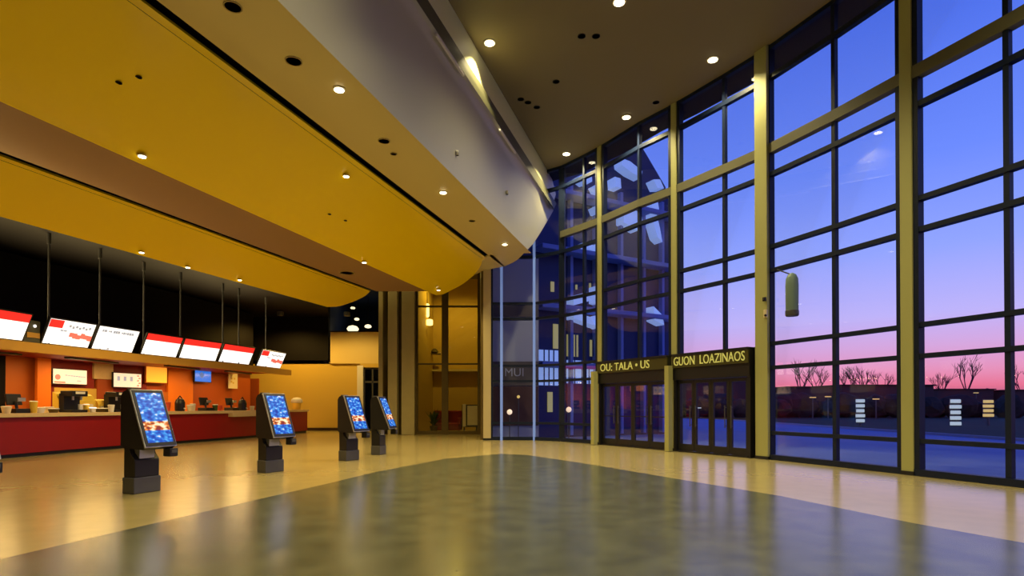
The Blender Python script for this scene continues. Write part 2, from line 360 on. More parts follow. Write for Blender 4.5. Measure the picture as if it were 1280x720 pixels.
# ------------------------------------------------------------------ entrances in the glass wall
dn = 0
for k, (i0, im, i1, txt, lab) in enumerate(((5, 6, 7, 'OU: TALA \u2022 US', 'left entrance sign with dim yellow-green letters over glass doors'),
                                            (7, 8, 9, 'GUON  LOAZINAOS', 'right entrance sign with yellow-green letters over glass doors'))):
    A, Bm, B = Vector(GW[i0][:2]), Vector(GW[im][:2]), Vector(GW[i1][:2])
    d = (B - A).normalized(); n = Vector((-d.y, d.x)); A = A - n * 0.12 + d * 0.1; B = B - n * 0.12 - d * (0.1 if i1 == 7 else 0.3)
    L = (B - A).length; rz = math.atan2(d.y, d.x)
    mid = (A + B) / 2
    # d runs towards the camera-right side; local +x = d, inside is local -y
    r = thing('entrance_sign', lab, 'sign', (mid.x, mid.y, 0), rz)
    bm = NB(); box(bm, (0, 0.01, 2.47), (L, 0.28, 0.74)); box(bm, (0, -0.02, 2.82), (L, 0.36, 0.07)); obj('header_box', bm, 'dframe', r)
    bm = NB(); box(bm, (0, -0.16, 2.62), (L, 0.04, 0.34)); obj('sign_panel', bm, 'signbg', r)
    tw = L * (0.93 if k else 0.72)
    tb = text_bm(txt, 0.36, 0.008)
    xs = [v.co.x for v in tb.verts]; w0 = max(xs) - min(xs)
    Mx = Matrix.Translation((0 if k else -L * 0.08, -0.19, 2.62)) @ Matrix.Rotation(R(90), 4, 'X') @ Matrix.Diagonal((tw / w0, 1.0, 1, 1))
    bmesh.ops.transform(tb, matrix=Mx, verts=tb.verts[:]); obj('letters', tb, 'signy', r)
    # frame
    bm = NB()
    for x in (-L / 2 - 0.12, L / 2 + 0.15): box(bm, (x, 0.12, 1.43), (0.34, 0.06, 2.86))
    for x in (-L / 2 + 0.05, L / 2 - 0.05): box(bm, (x, 0, 1.05), (0.1, 0.2, 2.1))
    box(bm, (0, 0, 0.02), (L, 0.2, 0.04))
    fr = struct('trim_%d' % (2 + k), bm, 'dframe', label='black door frame of the %s entrance' % ('left', 'right')[k])
    fr.location = (mid.x, mid.y, 0); fr.rotation_euler = (0, 0, rz)
    nl = 4; lw = (L - 0.2) / nl
    for j in range(nl):
        dn += 1; cx = -L / 2 + 0.1 + lw * (j + 0.5)
        bm = NB(); s = 0.08
        for x in (-lw / 2 + s / 2 + 0.005, lw / 2 - s / 2 - 0.005): box(bm, (x, 0, 1.07), (s, 0.06, 2.04))
        box(bm, (0, 0, 0.14), (lw - 2 * s, 0.06, 0.2)); box(bm, (0, 0, 2.04), (lw - 2 * s, 0.06, 0.1)); box(bm, (0, 0, 1.0), (lw - 2 * s, 0.05, 0.03))
        dr = struct('door_%d' % dn, bm, 'dframe')
        c = mid + d * cx; dr.location = (c.x, c.y, 0.0); dr.rotation_euler = (0, 0, rz)
        bm = NB(); box(bm, (0, 0, 1.1), (lw - 2 * s, 0.01, 1.8)); obj('glass', bm, 'glass', dr)
        hx = (lw / 2 - 0.1) * (1 if j % 2 == 0 else -1)
        bm = NB(); tube(bm, (hx, -0.08, 0.75), (hx, -0.08, 1.35), 0.014); tube(bm, (hx, -0.08, 0.8), (hx, -0.02, 0.8), 0.01); tube(bm, (hx, -0.08, 1.3), (hx, -0.02, 1.3), 0.01)
        obj('door_handle', bm, 'darkgrey', dr)
    # pale post at the left end, and the fins of the lobby between inner and outer doors (left entrance)
    q = A - n * 0.28 - d * 0.03
    bm = NB(); box(bm, (q.x, q.y, 1.27), (0.16, 0.16, 2.5), rz); o = obj('portal_post', bm, 'column')
    tag(o, 'short pale post at the left end of the %s entrance' % ('left', 'right')[k], 'post')

# grey-green rounded fitting hung on the window frame right of the thick column
p = PY(990, 368, 13.2)
th = thing('pendant_fitting', 'long rounded grey-green fitting hanging by the window right of the thick column', 'light fitting', p)
bm = NB(); lathe(bm, [(0.02, -0.5), (0.11, -0.47), (0.135, -0.38), (0.14, 0.2), (0.13, 0.36), (0.09, 0.45), (0.03, 0.49)], 24); obj('body', bm, 'pend', th, smooth=True)
bm = NB(); lathe(bm, [(0.13, -0.50), (0.146, -0.47), (0.146, -0.38), (0.13, -0.36)], 24); obj('bottom_collar', bm, 'darkgrey', th)
bm = NB(); tube(bm, (0, 0, 0.45), (-0.25, 0.2, 0.62), 0.015); obj('bracket', bm, 'darkgrey', th)

# ------------------------------------------------------------------ sweeping bulkhead and ceiling panels
VPX, HZ = 855.0, 507.0
def lp(u, v, Y): return Vector((0.2986 * Y - u, Y, HCAM + v))
def y_end(r, v, outline):
    rs = sorted(((HZ - py) / (VPX - px), py) for px, py in outline)
    if r <= rs[0][0]: py = rs[0][1]
    elif r >= rs[-1][0]: py = rs[-1][1]
    else:
        for (r0, p0), (r1, p1) in zip(rs, rs[1:]):
            if r0 <= r <= r1: py = p0 + (p1 - p0) * (r - r0) / (r1 - r0); break
    return v * F / (HZ - py)
def sweep(prof, outline, nsub=6, nlen=10, y0=-8.0, bulge=0.0, ymax=None):
    bm = NB(); rows = []
    for (u0, v0), (u1, v1) in zip(prof, prof[1:]):
        for k in range(nsub + (1 if (u1, v1) == prof[-1] else 0)):
            t = k / nsub; u = u0 + (u1 - u0) * t; v = v0 + (v1 - v0) * t
            b = bulge * math.sin(math.pi * t); v -= b
            ye = y_end(v / u, v, outline) if outline else ymax
            rows.append([bm.verts.new(lp(u, v, y0 + (ye - y0) * j / nlen)) for j in range(nlen + 1)])
    for ra, rb in zip(rows, rows[1:]):
        for j in range(nlen): bm.faces.new((ra[j], ra[j + 1], rb[j + 1], rb[j]))
    return bm
def turn_tip(bm, nlen, amount):
    bm.verts.ensure_lookup_table(); n = nlen + 1; rows = len(bm.verts) // n
    for i in range(rows):
        t = i / (rows - 1)
        v = bm.verts[i * n + nlen]; d = v.co - Vector((0, 0, HCAM)); v.co = Vector((0, 0, HCAM)) + d * (1 + amount * (0.3 + 0.7 * math.sin(math.pi * min(1, t + 0.15))))
    return bm
def solid(o, th, off=1.0):
    s = o.modifiers.new('thickness', 'SOLIDIFY'); s.thickness = th; s.offset = off; return o
GREY_OUT = [(697, 250), (692, 262), (684, 276), (675, 291), (666, 305), (655, 316)]
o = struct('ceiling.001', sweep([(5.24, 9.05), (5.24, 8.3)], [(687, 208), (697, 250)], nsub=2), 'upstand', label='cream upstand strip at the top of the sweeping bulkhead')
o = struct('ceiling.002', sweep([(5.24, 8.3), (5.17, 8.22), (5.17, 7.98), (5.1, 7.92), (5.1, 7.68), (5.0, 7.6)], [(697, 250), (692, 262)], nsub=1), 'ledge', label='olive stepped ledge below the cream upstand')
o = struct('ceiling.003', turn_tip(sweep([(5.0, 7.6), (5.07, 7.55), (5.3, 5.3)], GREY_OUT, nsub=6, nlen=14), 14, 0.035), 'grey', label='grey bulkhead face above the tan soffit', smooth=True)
TAN_OUT = [(655, 316), (645, 326), (630, 333), (620, 335)]
o = struct('ceiling.004', sweep([(5.3, 5.3), (6.88, 5.3)], TAN_OUT, nsub=6, nlen=12), 'tan', label='tan soffit with round speakers and downlights')
bm = NB()
zt = HCAM + 5.3
tipp = [Pz(631, 333, zt), Pz(620, 335, zt), Pz(606, 338, zt), Pz(592, 344, zt), Pz(603, 323, zt), Pz(615, 318, zt)]
prism(bm, [(q.x, q.y) for q in tipp], zt, zt + 0.05); struct('ceiling.005', bm, 'tan')
# end face closing the tip of the bulkhead
# black reveal slots
o = struct('trim_4', sweep([(6.88, 5.3), (6.9, 5.5), (7.2, 5.5), (7.2, 5.25)], [(603, 323), (604, 322)], nsub=1), 'black', label='long black slot between tan soffit and golden panel')
PAN1 = [(604, 322), (600, 334), (592, 344), (578, 355), (565, 362), (551, 369)]
o = struct('ceiling.006', sweep([(7.09, 5.3), (9.66, 4.3)], PAN1, nsub=14, nlen=20, bulge=0.0), 'yellow', label='large golden ceiling panel'); solid(o, 0.06)
o = struct('ceiling.007', sweep([(10.2, 4.65), (12.5, 4.65)], None, nsub=1, ymax=23.4), 'brown', label='brown soffit between the two golden panels')
o = struct('trim_5', sweep([(12.5, 4.65), (12.5, 4.85), (12.8, 4.85), (12.8, 4.6)], [(461, 359), (461, 360)], nsub=1), 'black', label='thin black slot above the lower golden panel')
PAN2 = [(465, 361), (456, 370), (440, 377.5), (423, 383), (414, 383.5)]
o = struct('ceiling.008', sweep([(12.72, 4.65), (14.1, 3.9)], PAN2, nsub=10, nlen=20), 'yellow', label='lower golden ceiling panel over the concession stand'); solid(o, 0.06)
# upper closure behind the sweeping forms (dark void)
bm = NB()
prism(bm, [(LEFTX, -8), tuple(lp(13.6, 0, -8))[:2], tuple(lp(13.6, 0, 22))[:2], (-9.9, 31), (LEFTX, 31)], 6.1, 6.2); struct('ceiling.009', bm, 'black', label='black ceiling above the concession stand')

# ------------------------------------------------------------------ concession stand
CP = [(-13.2, 9.0), (-13.15, 11.8), (-12.9, 14.5), (-12.45, 17.2), (-11.9, 20.0), (-11.2, 22.5), (-10.75, 25.0), (-10.3, 29.0)]
def smooth_path(P, n=6):
    out = []
    for i in range(len(P) - 1):
        p0, p1, p2, p3 = P[max(0, i - 1)], P[i], P[i + 1], P[min(len(P) - 1, i + 2)]
        for k in range(n):
            t = k / n
            out.append(tuple(0.5 * ((2 * p1[j]) + (-p0[j] + p2[j]) * t + (2 * p0[j] - 5 * p1[j] + 4 * p2[j] - p3[j]) * t * t + (-p0[j] + 3 * p1[j] - 3 * p2[j] + p3[j]) * t ** 3) for j in (0, 1)))
    out.append(P[-1]); return out
CS = smooth_path(CP)
def offp(P, d):
    out = []
    for i in range(len(P)):
        a = Vector(P[max(0, i - 1)]); b = Vector(P[min(len(P) - 1, i + 1)]); t = (b - a).normalized()
        out.append(Vector(P[i]) + Vector((-t.y, t.x)) * d)      # + = away from lobby (left)
    return out
def band(bm, P, d0, d1, z0, z1, mi=0):
    return prism(bm, [tuple(p) for p in offp(P, d0)] + [tuple(p) for p in offp(P, d1)][::-1], z0, z1, mi)
def hit(P, px):
    k = (px - 640) / F
    for a, b in zip(P, P[1:]):
        fa, fb = a[0] - k * a[1], b[0] - k * b[1]
        if fa == 0 or fa * fb <= 0:
            t = fa / (fa - fb); return Vector((a[0] + (b[0] - a[0]) * t, a[1] + (b[1] - a[1]) * t)), math.atan2(b[1] - a[1], b[0] - a[0])
    a, b = P[-2], P[-1]; return Vector(b), math.atan2(b[1] - a[1], b[0] - a[0])
cr = thing('concession_counter', 'long curved concession counter with dark red front and stone top', 'counter', (-12.4, 18, 0))
def rel(o, root): o.parent = root; o.matrix_parent_inverse = Matrix.Translation(-Vector(root.location)); return o
bm = NB(); band(bm, CS, 0.0, 0.7, 0.1, 1.05); rel(obj('front_panel', bm, 'red'), cr)
bm = NB(); band(bm, CS, 0.06, 0.7, 0.0, 0.1); rel(obj('kick_plate', bm, 'blackp'), cr)
bm = NB(); band(bm, CS, -0.1, 0.8, 1.05, 1.15); rel(obj('countertop', bm, 'top'), cr)
bm = NB(); q, a = hit(CS, 305); box(bm, (q.x + 0.06, q.y, 0.98), (1.9, 0.24, 0.14), a); rel(obj('low_ledge', bm, 'top'), cr)

BW = offp(CS, 3.0)
# canopy: fascia and boards
cn = thing('canopy', 'gold fascia canopy hung over the concession counter on thin rods', 'canopy', (-12.4, 18, 2.8))
CS2 = [p for p in CS if p[1] < 27.2]
bm = NB(); band(bm, CS2, -0.1, 0.12, 2.77, 3.02); rel(obj('fascia', bm, 'fascia'), cn)
bm = NB(); band(bm, CS2, 0.12, 3.1, 2.86, 2.98); rel(obj('deck', bm, 'dred'), cn)
FR = [tuple(p) for p in offp(CS, 0.05)]
for px in (60, 124, 179, 225, 278, 298, 332):
    q, a = hit(FR, px); bm = NB(); tube(bm, (q.x, q.y, 2.98), (q.x, q.y, 5.95), 0.028); cyl(bm, (q.x, q.y, 5.8), 0.05, 0.3, 12)
    rel(obj('hanging_rod', bm, 'rod'), cn)

def menu_board(px0, px1, lab, kind):
    a, _ = hit(FR, px0); b, _ = hit(FR, px1); d = (b - a); L = d.length; rz = math.atan2(d.y, d.x); m = (a + b) / 2
    r = thing('menu_board', lab, 'menu board', (m.x, m.y, 3.03), rz, None)
    T = Matrix.Rotation(R(24), 4, 'X')      # local -y is the lobby side
    H = 0.78
    bm = NB(); box(bm, (0, 0.04, H / 2), (L, 0.06, H), mtx=T, bev=0.008); obj('housing', bm, 'blackp', r)
    def quad(name, x0, x1, z0, z1, m_, e=0.0):
        bm = NB(); box(bm, ((x0 + x1) / 2, 0.004 - e, (z0 + z1) / 2), (x1 - x0, 0.012, z1 - z0), mtx=T); return obj(name, bm, m_, r)
    x0, x1 = -L / 2 + 0.04, L / 2 - 0.04
    if kind == 'red':
        quad('lit_face', x0, x1, 0.03, H * 0.68, 'mwhite'); quad('red_header', x0, x1, H * 0.68, H - 0.03, 'mred')
    elif kind == 'deal':
        quad('lit_face', x0, x1, 0.03, H - 0.03, 'mwhite'); quad('red_corner', x0, x0 + L * 0.27, H * 0.66, H - 0.04, 'mred', 0.008)
        bm = NB()
        for j in range(7): box(bm, (x0 + L * (0.42 + 0.07 * j), -0.006, H * (0.74 if j % 2 else 0.78)), (L * 0.045, 0.01, 0.07), mtx=T)
        for j in range(2): box(bm, (x0 + L * (0.28 + 0.07 * j), -0.006, H * 0.58), (L * 0.06, 0.01, 0.04), mtx=T)
        obj('text_line', bm, 'mtext', r)
        bm = NB()
        for j in range(6): box(bm, (x0 + L * (0.5 + 0.08 * j), -0.006, H * (0.46 - 0.03 * (j % 3))), (L * 0.085, 0.01, 0.13 + 0.03 * (j % 2)), mtx=T)
        obj('food_picture', bm, 'mpink', r)
    else:
        quad('lit_face', x0, x1, 0.03, H - 0.03, 'mwhite')
        bm = NB(); xx = x0 + L * 0.08; rr = random.Random(3)
        while xx < x1 - L * 0.12:
            w = L * rr.uniform(0.025, 0.06); box(bm, (xx + w / 2, -0.006, H * 0.8), (w, 0.01, rr.uniform(0.05, 0.09)), mtx=T); xx += w + L * rr.choice((0.01, 0.012, 0.04))
        box(bm, (x0 + L * 0.35, -0.006, 0.07), (L * 0.06, 0.01, 0.05), mtx=T)
        obj('text_line', bm, 'mtext', r)
    return r
menu_board(-62, 28, 'leftmost lit menu board with red header, cut by the picture edge', 'red')
menu_board(50, 110, 'lit menu board with red corner and pink food picture over counter', 'deal')
menu_board(112.5, 165, 'plain white lit menu board with grey text line along its top', 'text')
menu_board(174.5, 220, 'red-headed lit menu board just right of the plain white board', 'red')
menu_board(222.5, 269.5, 'middle of the three adjoining red-headed menu boards', 'red')
menu_board(272, 311, 'red-headed menu board, furthest right of the adjoining three', 'red')
menu_board(320, 350, 'small end menu board with red corner and dark doodles', 'deal')
# brown projector-like box between the first two boards
q, a = hit(FR, 39.5)
th = thing('speaker_box', 'brown box with a small light between the two leftmost menu boards', 'box', (q.x, q.y, 3.03), a)
bm = NB(); box(bm, (0, 0.15, 0.3), (0.46, 0.3, 0.6), bev=0.02); obj('housing', bm, 'ledge', th)
bm = NB(); cyl(bm, (0.05, -0.02, 0.45), 0.04, 0.02, 12, axis=(0, -1, 0)); obj('indicator_light', bm, 'mwhite', th)
bm = NB(); box(bm, (0.02, -0.012, 0.2), (0.36, 0.02, 0.14)); obj('lower_panel', bm, 'fascia', th)

# walls around and behind the stand
def wallpiece(px0, px1, z0, z1, m_, d=0.1, name='wall_left', inset=0.0):
    Pn = [tuple(p) for p in offp(CS, 3.0 - inset)]
    a = hit(Pn, px0)[0]; b = hit(Pn, px1)[0]
    bm = NB(); seg_box(bm, a, b, z0, z1, d); return bm, a, b
bm = NB(); band(bm, CS, 3.05, 3.25, 0, 6.0)
for v in bm.verts: pass
struct('wall_left', bm, 'rust')
bm = NB(); band(bm, CS, 2.9, 3.04, 2.99, 6.0); struct('wall_left_upper', bm, 'black', label='black wall above the menu boards')
for n_, (p0, p1, z0, z1, m_, ins) in enumerate([(-80, 5, 0, 2.86, 'black', 0.02), (5, 45, 0, 2.86, 'orange2', 0.02), (45, 62, 0, 2.86, 'orange', 0.3), (62, 116, 1.95, 2.86, 'dred', 0.02), (62, 66, 0, 1.95, 'dred', 0.02),
                                   (66, 120, 0, 1.95, 'wallyel', 0.02), (116, 140, 2.3, 2.86, 'top', 0.1), (120, 140, 0, 2.3, 'rust', 0.05), (140, 182, 0, 2.86, 'dred', 0.02),
                                   (182, 209, 0, 1.9, 'orange2', 0.02), (209, 240, 0, 2.86, 'orange', 0.02)]):
    bm, a, b = wallpiece(p0, p1, z0, z1, m_, inset=ins); struct('wall_left_panel' if n_ == 0 else 'wall_left_panel.%03d' % n_, bm, m_)
def on_back(px0, px1, y0, y1, name, lab, cat, m_, frame='blackp', inset=0.22, extra=None):
    Pn = [tuple(p) for p in offp(CS, 3.0 - inset)]
    a = hit(Pn, px0)[0]; b = hit(Pn, px1)[0]; m = (a + b) / 2; d = b - a; L = d.length
    s = F / m.y; z1_ = HCAM + (HZ - y0) / s; z0_ = HCAM + (HZ - y1) / s
    r = thing(name, lab, cat, (m.x, m.y, (z0_ + z1_) / 2), math.atan2(d.y, d.x))
    bm = NB(); box(bm, (0, 0.04, 0), (L, 0.08, z1_ - z0_), bev=0.01); obj('housing', bm, frame, r)
    bm = NB(); box(bm, (0, -0.004, 0), (L - 0.06, 0.01, z1_ - z0_ - 0.06)); obj('lit_face', bm, m_, r)
    if extra: extra(r, L, z1_ - z0_)
    return r
def ex1(r, L, H):
    bm = NB(); cyl(bm, (-L * 0.36, -0.012, -H * 0.05), H * 0.17, 0.012, 16, axis=(0, -1, 0)); box(bm, (-L * 0.3, -0.012, -H * 0.36), (L * 0.3, 0.012, H * 0.1)); obj('red_picture', bm, 'mpink', r)
    bm = NB()
    for j in range(8): box(bm, (-L * 0.12 + j * L * 0.075, -0.012, H * (0.08 - 0.01 * j)), (L * 0.06, 0.012, H * 0.08))
    box(bm, (L * 0.25, -0.012, -H * 0.25), (L * 0.12, 0.012, H * 0.1)); obj('text_line', bm, 'mtext', r)
def ex2(r, L, H):
    bm = NB()
    for j in range(3): box(bm, (-L * 0.32 + j * L * 0.22, -0.012, H * 0.1), (L * 0.09, 0.012, H * 0.3))
    obj('text_line', bm, 'mtext', r)
    bm = NB()
    for j in range(5): box(bm, (L * 0.36 + (j % 2) * L * 0.05, -0.012, H * (0.32 - 0.16 * j)), (L * 0.07, 0.012, H * 0.08))
    obj('red_picture', bm, 'mpink', r)
on_back(65, 109, 461, 481, 'wall_menu', 'cream lit wall menu with red picture on the dark red recess', 'menu board', 'mcream', extra=ex1)
on_back(141, 177, 466, 485, 'wall_menu', 'cream lit wall menu with grey and red marks above the first kiosk', 'menu board', 'mcream', extra=ex2)
on_back(182, 209, 456, 479, 'warming_cabinet', 'glowing orange cabinet on the back wall of the stand', 'cabinet', 'oglow', frame='orange2')
def extv(r, L, H):
    bm = NB(); lathe(bm, [(H * 0.12, 0), (H * 0.2, 0.004), (H * 0.2, 0.008), (H * 0.12, 0.01)], 16)
    bmesh.ops.transform(bm, matrix=Matrix.Translation((-L * 0.1, -0.012, 0)) @ Matrix.Rotation(R(90), 4, 'X'), verts=bm.verts[:]); obj('picture', bm, 'led', r)
on_back(243, 264, 460, 478, 'television', 'small blue lit television on the rust wall of the stand', 'television', 'screen', extra=extv)

# far end walls (plane Y = 31)
EY = 31.0
bm = NB(); box(bm, ((-17.0 - 8.15) / 2, EY + 0.15, 1.8), (17.0 - 8.15, 0.3, 3.6)); struct('wall_back', bm, 'wallyel')
bm = NB(); box(bm, ((-13.6 - 16.6) / 2, EY - 0.05, 1.4), (3.0, 0.08, 2.8)); struct('wall_back_panel', bm, 'rust', label='rust red end wall of the concession stand')
bm = NB(); box(bm, ((-17.0 - 9.83) / 2, EY - 0.05, 5.5), (17.0 - 9.83, 0.3, 3.45)); struct('wall_back_upper', bm, 'black', label='black wall beside the balcony')
bm = NB(); box(bm, (-9.83 - 0.5 + 0.3, EY - 0.03, 0.08), (2.6, 0.05, 0.16)); struct('baseboard_back', bm, 'skirt')
_pn = [tuple(p) for p in offp(CS, 2.85)]; _q, _a = hit(_pn, 291)
p = PY(291, 476, _q.y); p.x = _q.x
th = thing('notice_board', 'small cream notice board on the rust wall of the stand', 'notice', p, _a)
bm = NB(); box(bm, (0, 0, 0), (0.72, 0.04, 0.75), bev=0.01); obj('board', bm, 'cup', th)
bm = NB()
for dx, dz in ((-0.12, 0.1), (0.1, 0.1), (0, -0.1), (-0.15, -0.05)): box(bm, (dx, -0.025, dz), (0.1, 0.01, 0.08))
obj('symbol', bm, 'wallyel', th)
# balcony
pr = thing('balcony', 'cream balcony parapet above the far door with lamps behind', 'balcony', (-8.2, EY, 3.6))
bm = NB(); box(bm, (0, 0, 0.85), (3.1, 0.25, 1.7), bev=0.01); obj('parapet', bm, 'parapet', pr)
bm = NB(); box(bm, (0, 0, 1.72), (3.14, 0.3, 0.05)); obj('coping', bm, 'skirt', pr)
bm = NB(); box(bm, (-8.2, 34.6, 3.62), (3.4, 7, 0.2)); struct('floor_balcony', bm, 'tan')
bm = NB(); box(bm, (-8.2, 37.9, 7), (4.6, 0.2, 7)); struct('wall_balcony_back', bm, 'tower')
bm = NB(); box(bm, (-6.5, 34.6, 7), (0.15, 7, 7)); struct('wall_balcony_side', bm, 'tower')
bm = NB(); box(bm, (-10.1, 34.6, 7), (0.15, 7, 7)); struct('wall_balcony_side.001', bm, 'tower')
w_ = PY(423, 404, 37.7)
bm = NB(); box(bm, (w_.x, 37.75, w_.z), (1.1, 0.1, 1.4)); struct('window_40', bm, 'coolglow', label='blue dusk window behind the balcony')
pi_ = 0
for (px, py, r_, Y, lab) in [(441, 385, 0.14, 34, 'topmost white globe lamp behind the balcony'), (446, 399, 0.15, 34, 'globe lamp below the topmost one behind the balcony'),
                            (441, 411, 0.34, 33, 'largest glowing dome lamp just over the balcony edge'), (460, 408, 0.2, 33, 'middle glowing lamp just over the balcony edge'),
                            (478, 410, 0.15, 33, 'rightmost glowing lamp just over the balcony edge')]:
    p = PY(px, py, Y); th = thing('pendant_lamp', lab, 'lamp', p)
    bm = NB(); lathe(bm, [(r_ * 0.2, r_ * 0.55), (r_ * 0.7, r_ * 0.4), (r_, 0), (r_ * 0.8, -r_ * 0.35), (r_ * 0.3, -r_ * 0.5)], 20); obj('lamp_shade', bm, 'balc', th, smooth=True)
    bm = NB(); tube(bm, (0, 0, r_ * 0.5), (0, 0, 7.6 - p.z), 0.015); obj('cord', bm, 'blackp', th)
bm = NB(); box(bm, (-8.2, 34.5, 7.7), (4.0, 6.9, 0.2)); struct('ceiling_balcony', bm, 'tower')
# glazed door under the balcony
bm = NB()
dx0, dx1 = -8.0, -6.62
for x in (dx0 - 0.14,): box(bm, (x, EY - 0.05, 1.75), (0.32, 0.2, 3.5))
struct('trim_6', bm, 'white', label='pale pinkish jamb of the door under the balcony')
bm = NB()
for x in (dx0 + 0.05, dx0 + 0.5, dx0 + 0.95, dx1 - 0.05): box(bm, (x, EY, 1.7), (0.07, 0.1, 3.4))
for z in (0.05, 2.62, 3.35): box(bm, ((dx0 + dx1) / 2, EY, z), (dx1 - dx0, 0.1, 0.09))
o = struct('door_30', bm, 'darkgrey', label='tall glazed door under the balcony')
bm = NB(); box(bm, ((dx0 + dx1) / 2, EY + 0.02, 1.7), (dx1 - dx0, 0.012, 3.3)); obj('glass', bm, 'glass', o)
bm = NB(); box(bm, (-7.3, 33, 1.7), (2.4, 0.1, 3.6)); struct('wall_door_recess', bm, 'tower')
bm = NB(); box(bm, (-7.36, EY, 3.5), (1.6, 0.28, 0.2)); struct('wall_back_lintel', bm, 'wallyel')

# ------------------------------------------------------------------ glass fronted room
GY = 27.0
for n_, (x0, x1, lab) in enumerate(((-5.75, -5.32, 'left one of the two pale pillars beside the glass-fronted room'), (-5.12, -4.52, 'right one of the two pale pillars beside the glass-fronted room'))):
    bm = NB(); box(bm, ((x0 + x1) / 2, GY - 0.1, 3.8), (x1 - x0, 0.5, 7.6), bev=0.015); o = obj('pillar', bm, 'stone'); tag(o, lab, 'pillar')
bm = NB(); box(bm, (-5.22, GY + 0.15, 3.8), (0.6, 0.2, 7.6)); struct('wall_infill', bm, 'wood')
bm = NB(); box(bm, (-6.2, GY + 2.1, 4.0), (0.2, 3.9, 8.0)); struct('wall_passage', bm, 'stone')
bm = NB()
for x in (-4.47, -3.14, -1.55): box(bm, (x, GY, 4.2), (0.13 if x != -3.14 else 0.3, 0.16, 8.4))
for z, h in ((0.08, 0.16), (3.3, 0.07), (6.0, 0.08), (8.3, 0.1)): box(bm, (-3.0, GY, z), (3.0, 0.12, h))
o = struct('window_30', bm, 'wood', label='dark frame of the glass-fronted yellow room')
bm = NB(); box(bm, (-3.0, GY, 4.2), (3.0, 0.012, 8.4)); obj('glass', bm, 'glassroom', o)
bm = NB(); box(bm, (-3.0, 33.1, 4.3), (3.6, 0.2, 8.6)); struct('wall_room_back', bm, 'wallyel')
bm = NB(); box(bm, (-4.6, 30.1, 4.3), (0.15, 6, 8.6)); struct('wall_room_left', bm, 'wallyel')
bm = NB(); prism(bm, [(-1.5, 27), (-1.42, 27.02), (-1.0, 22.75), (-1.12, 22.6), (-1.22, 22.7)], 0, 9.0)
prism(bm, [(-1.5, 27.0), (-1.2, 33.1), (-1.05, 33.1), (-1.3, 27)], 0, 9.0); struct('wall_room_right', bm, 'wood')
bm = NB(); box(bm, (-3.0, 32.8, 3.35), (3.2, 0.5, 0.12)); struct('trim_7', bm, 'tan', label='pale ledge across the back wall of the glass-fronted room')
bm = NB(); box(bm, (-4.0, 30.5, 8.7), (8.0, 8.0, 0.2)); struct('ceiling.010', bm, 'ceil')
# room lamps and furniture
for (px, py, w, h, Y, lab) in [(534, 388, 0.22, 0.36, 30.5, 'tall glowing wall lamp in the glass-fronted room'), (537, 403, 0.34, 0.16, 30.5, 'small glowing lamp just below the tall one in the glass-fronted room')]:
    p = PY(px, py, Y); th = thing('wall_lamp', lab, 'lamp', p)
    bm = NB(); lathe(bm, [(w * 0.3, -h), (w * 0.5, -h * 0.8), (w * 0.5, h * 0.8), (w * 0.3, h)], 16); obj('lamp_shade', bm, 'lampy', th)
    bm = NB(); tube(bm, (0, 0, h), (0, 0, h + 0.6), 0.02); obj('stem', bm, 'wood', th)
p = PY(530, 440, 32.4); th = thing('wall_shelf', 'shelf with glowing lamp and dark objects on the yellow room wall', 'shelf', p)
bm = NB(); box(bm, (0.3, 0, -0.12), (1.3, 0.35, 0.05)); obj('board', bm, 'wood', th)
bm = NB(); lathe(bm, [(0.1, -0.1), (0.3, -0.05), (0.3, 0.05), (0.1, 0.12)], 16); obj('glowing_bowl', bm, 'lampy', th)
bm = NB(); lathe(bm, [(0.1, -0.1), (0.22, 0), (0.15, 0.12), (0.05, 0.2)], 14, (0.6, 0, 0)); obj('dark_bowl', bm, 'wood', th)
X0, X1 = PY(541, 520, 29).x, PY(577, 520, 29).x
th = thing('sofa', 'dark red sofa inside the glass-fronted room', 'sofa', ((X0 + X1) / 2, 29, 0)); L = X1 - X0
bm = NB(); box(bm, (0, 0, 0.3), (L, 0.8, 0.36), bev=0.05); obj('seat', bm, 'sofa', th)
bm = NB(); box(bm, (0, 0.35, 0.7), (L, 0.2, 0.8), bev=0.06); obj('backrest', bm, 'sofa', th)
for s in (-1, 1):
    bm = NB(); box(bm, (s * (L / 2 - 0.09), 0, 0.45), (0.18, 0.8, 0.6), bev=0.05); obj('armrest', bm, 'sofa', th)
    bm = NB(); cyl(bm, (s * (L / 2 - 0.1), -0.3, 0), 0.03, 0.12, 10); obj('leg', bm, 'wood', th)
p = PY(588, 520, 28.2); th = thing('poster_stand', 'white upright poster stand with dark frame beside the red sofa', 'poster stand', (p.x, 28.2, 0))
bm = NB(); box(bm, (0, 0, 0.85), (0.82, 0.06, 1.1), bev=0.01); obj('frame', bm, 'blackp', th)
bm = NB(); box(bm, (-0.3, -0.04, 0.87), (0.16, 0.02, 1.1)); box(bm, (0.1, -0.04, 0.87), (0.5, 0.02, 0.95)); obj('face', bm, 'white', th)
for s in (-1, 1):
    bm = NB(); box(bm, (s * 0.3, 0, 0.15), (0.05, 0.3, 0.3)); obj('foot', bm, 'blackp', th)
p = PY(542, 525, 28.3); th = thing('potted_plant', 'bushy green plant left of the red sofa behind glass', 'plant', (p.x, 28.3, 0))
bm = NB(); lathe(bm, [(0.12, 0), (0.16, 0.1), (0.2, 0.35), (0.17, 0.36)], 16); obj('pot', bm, 'wood', th)
bm = NB(); rr = random.Random(5)
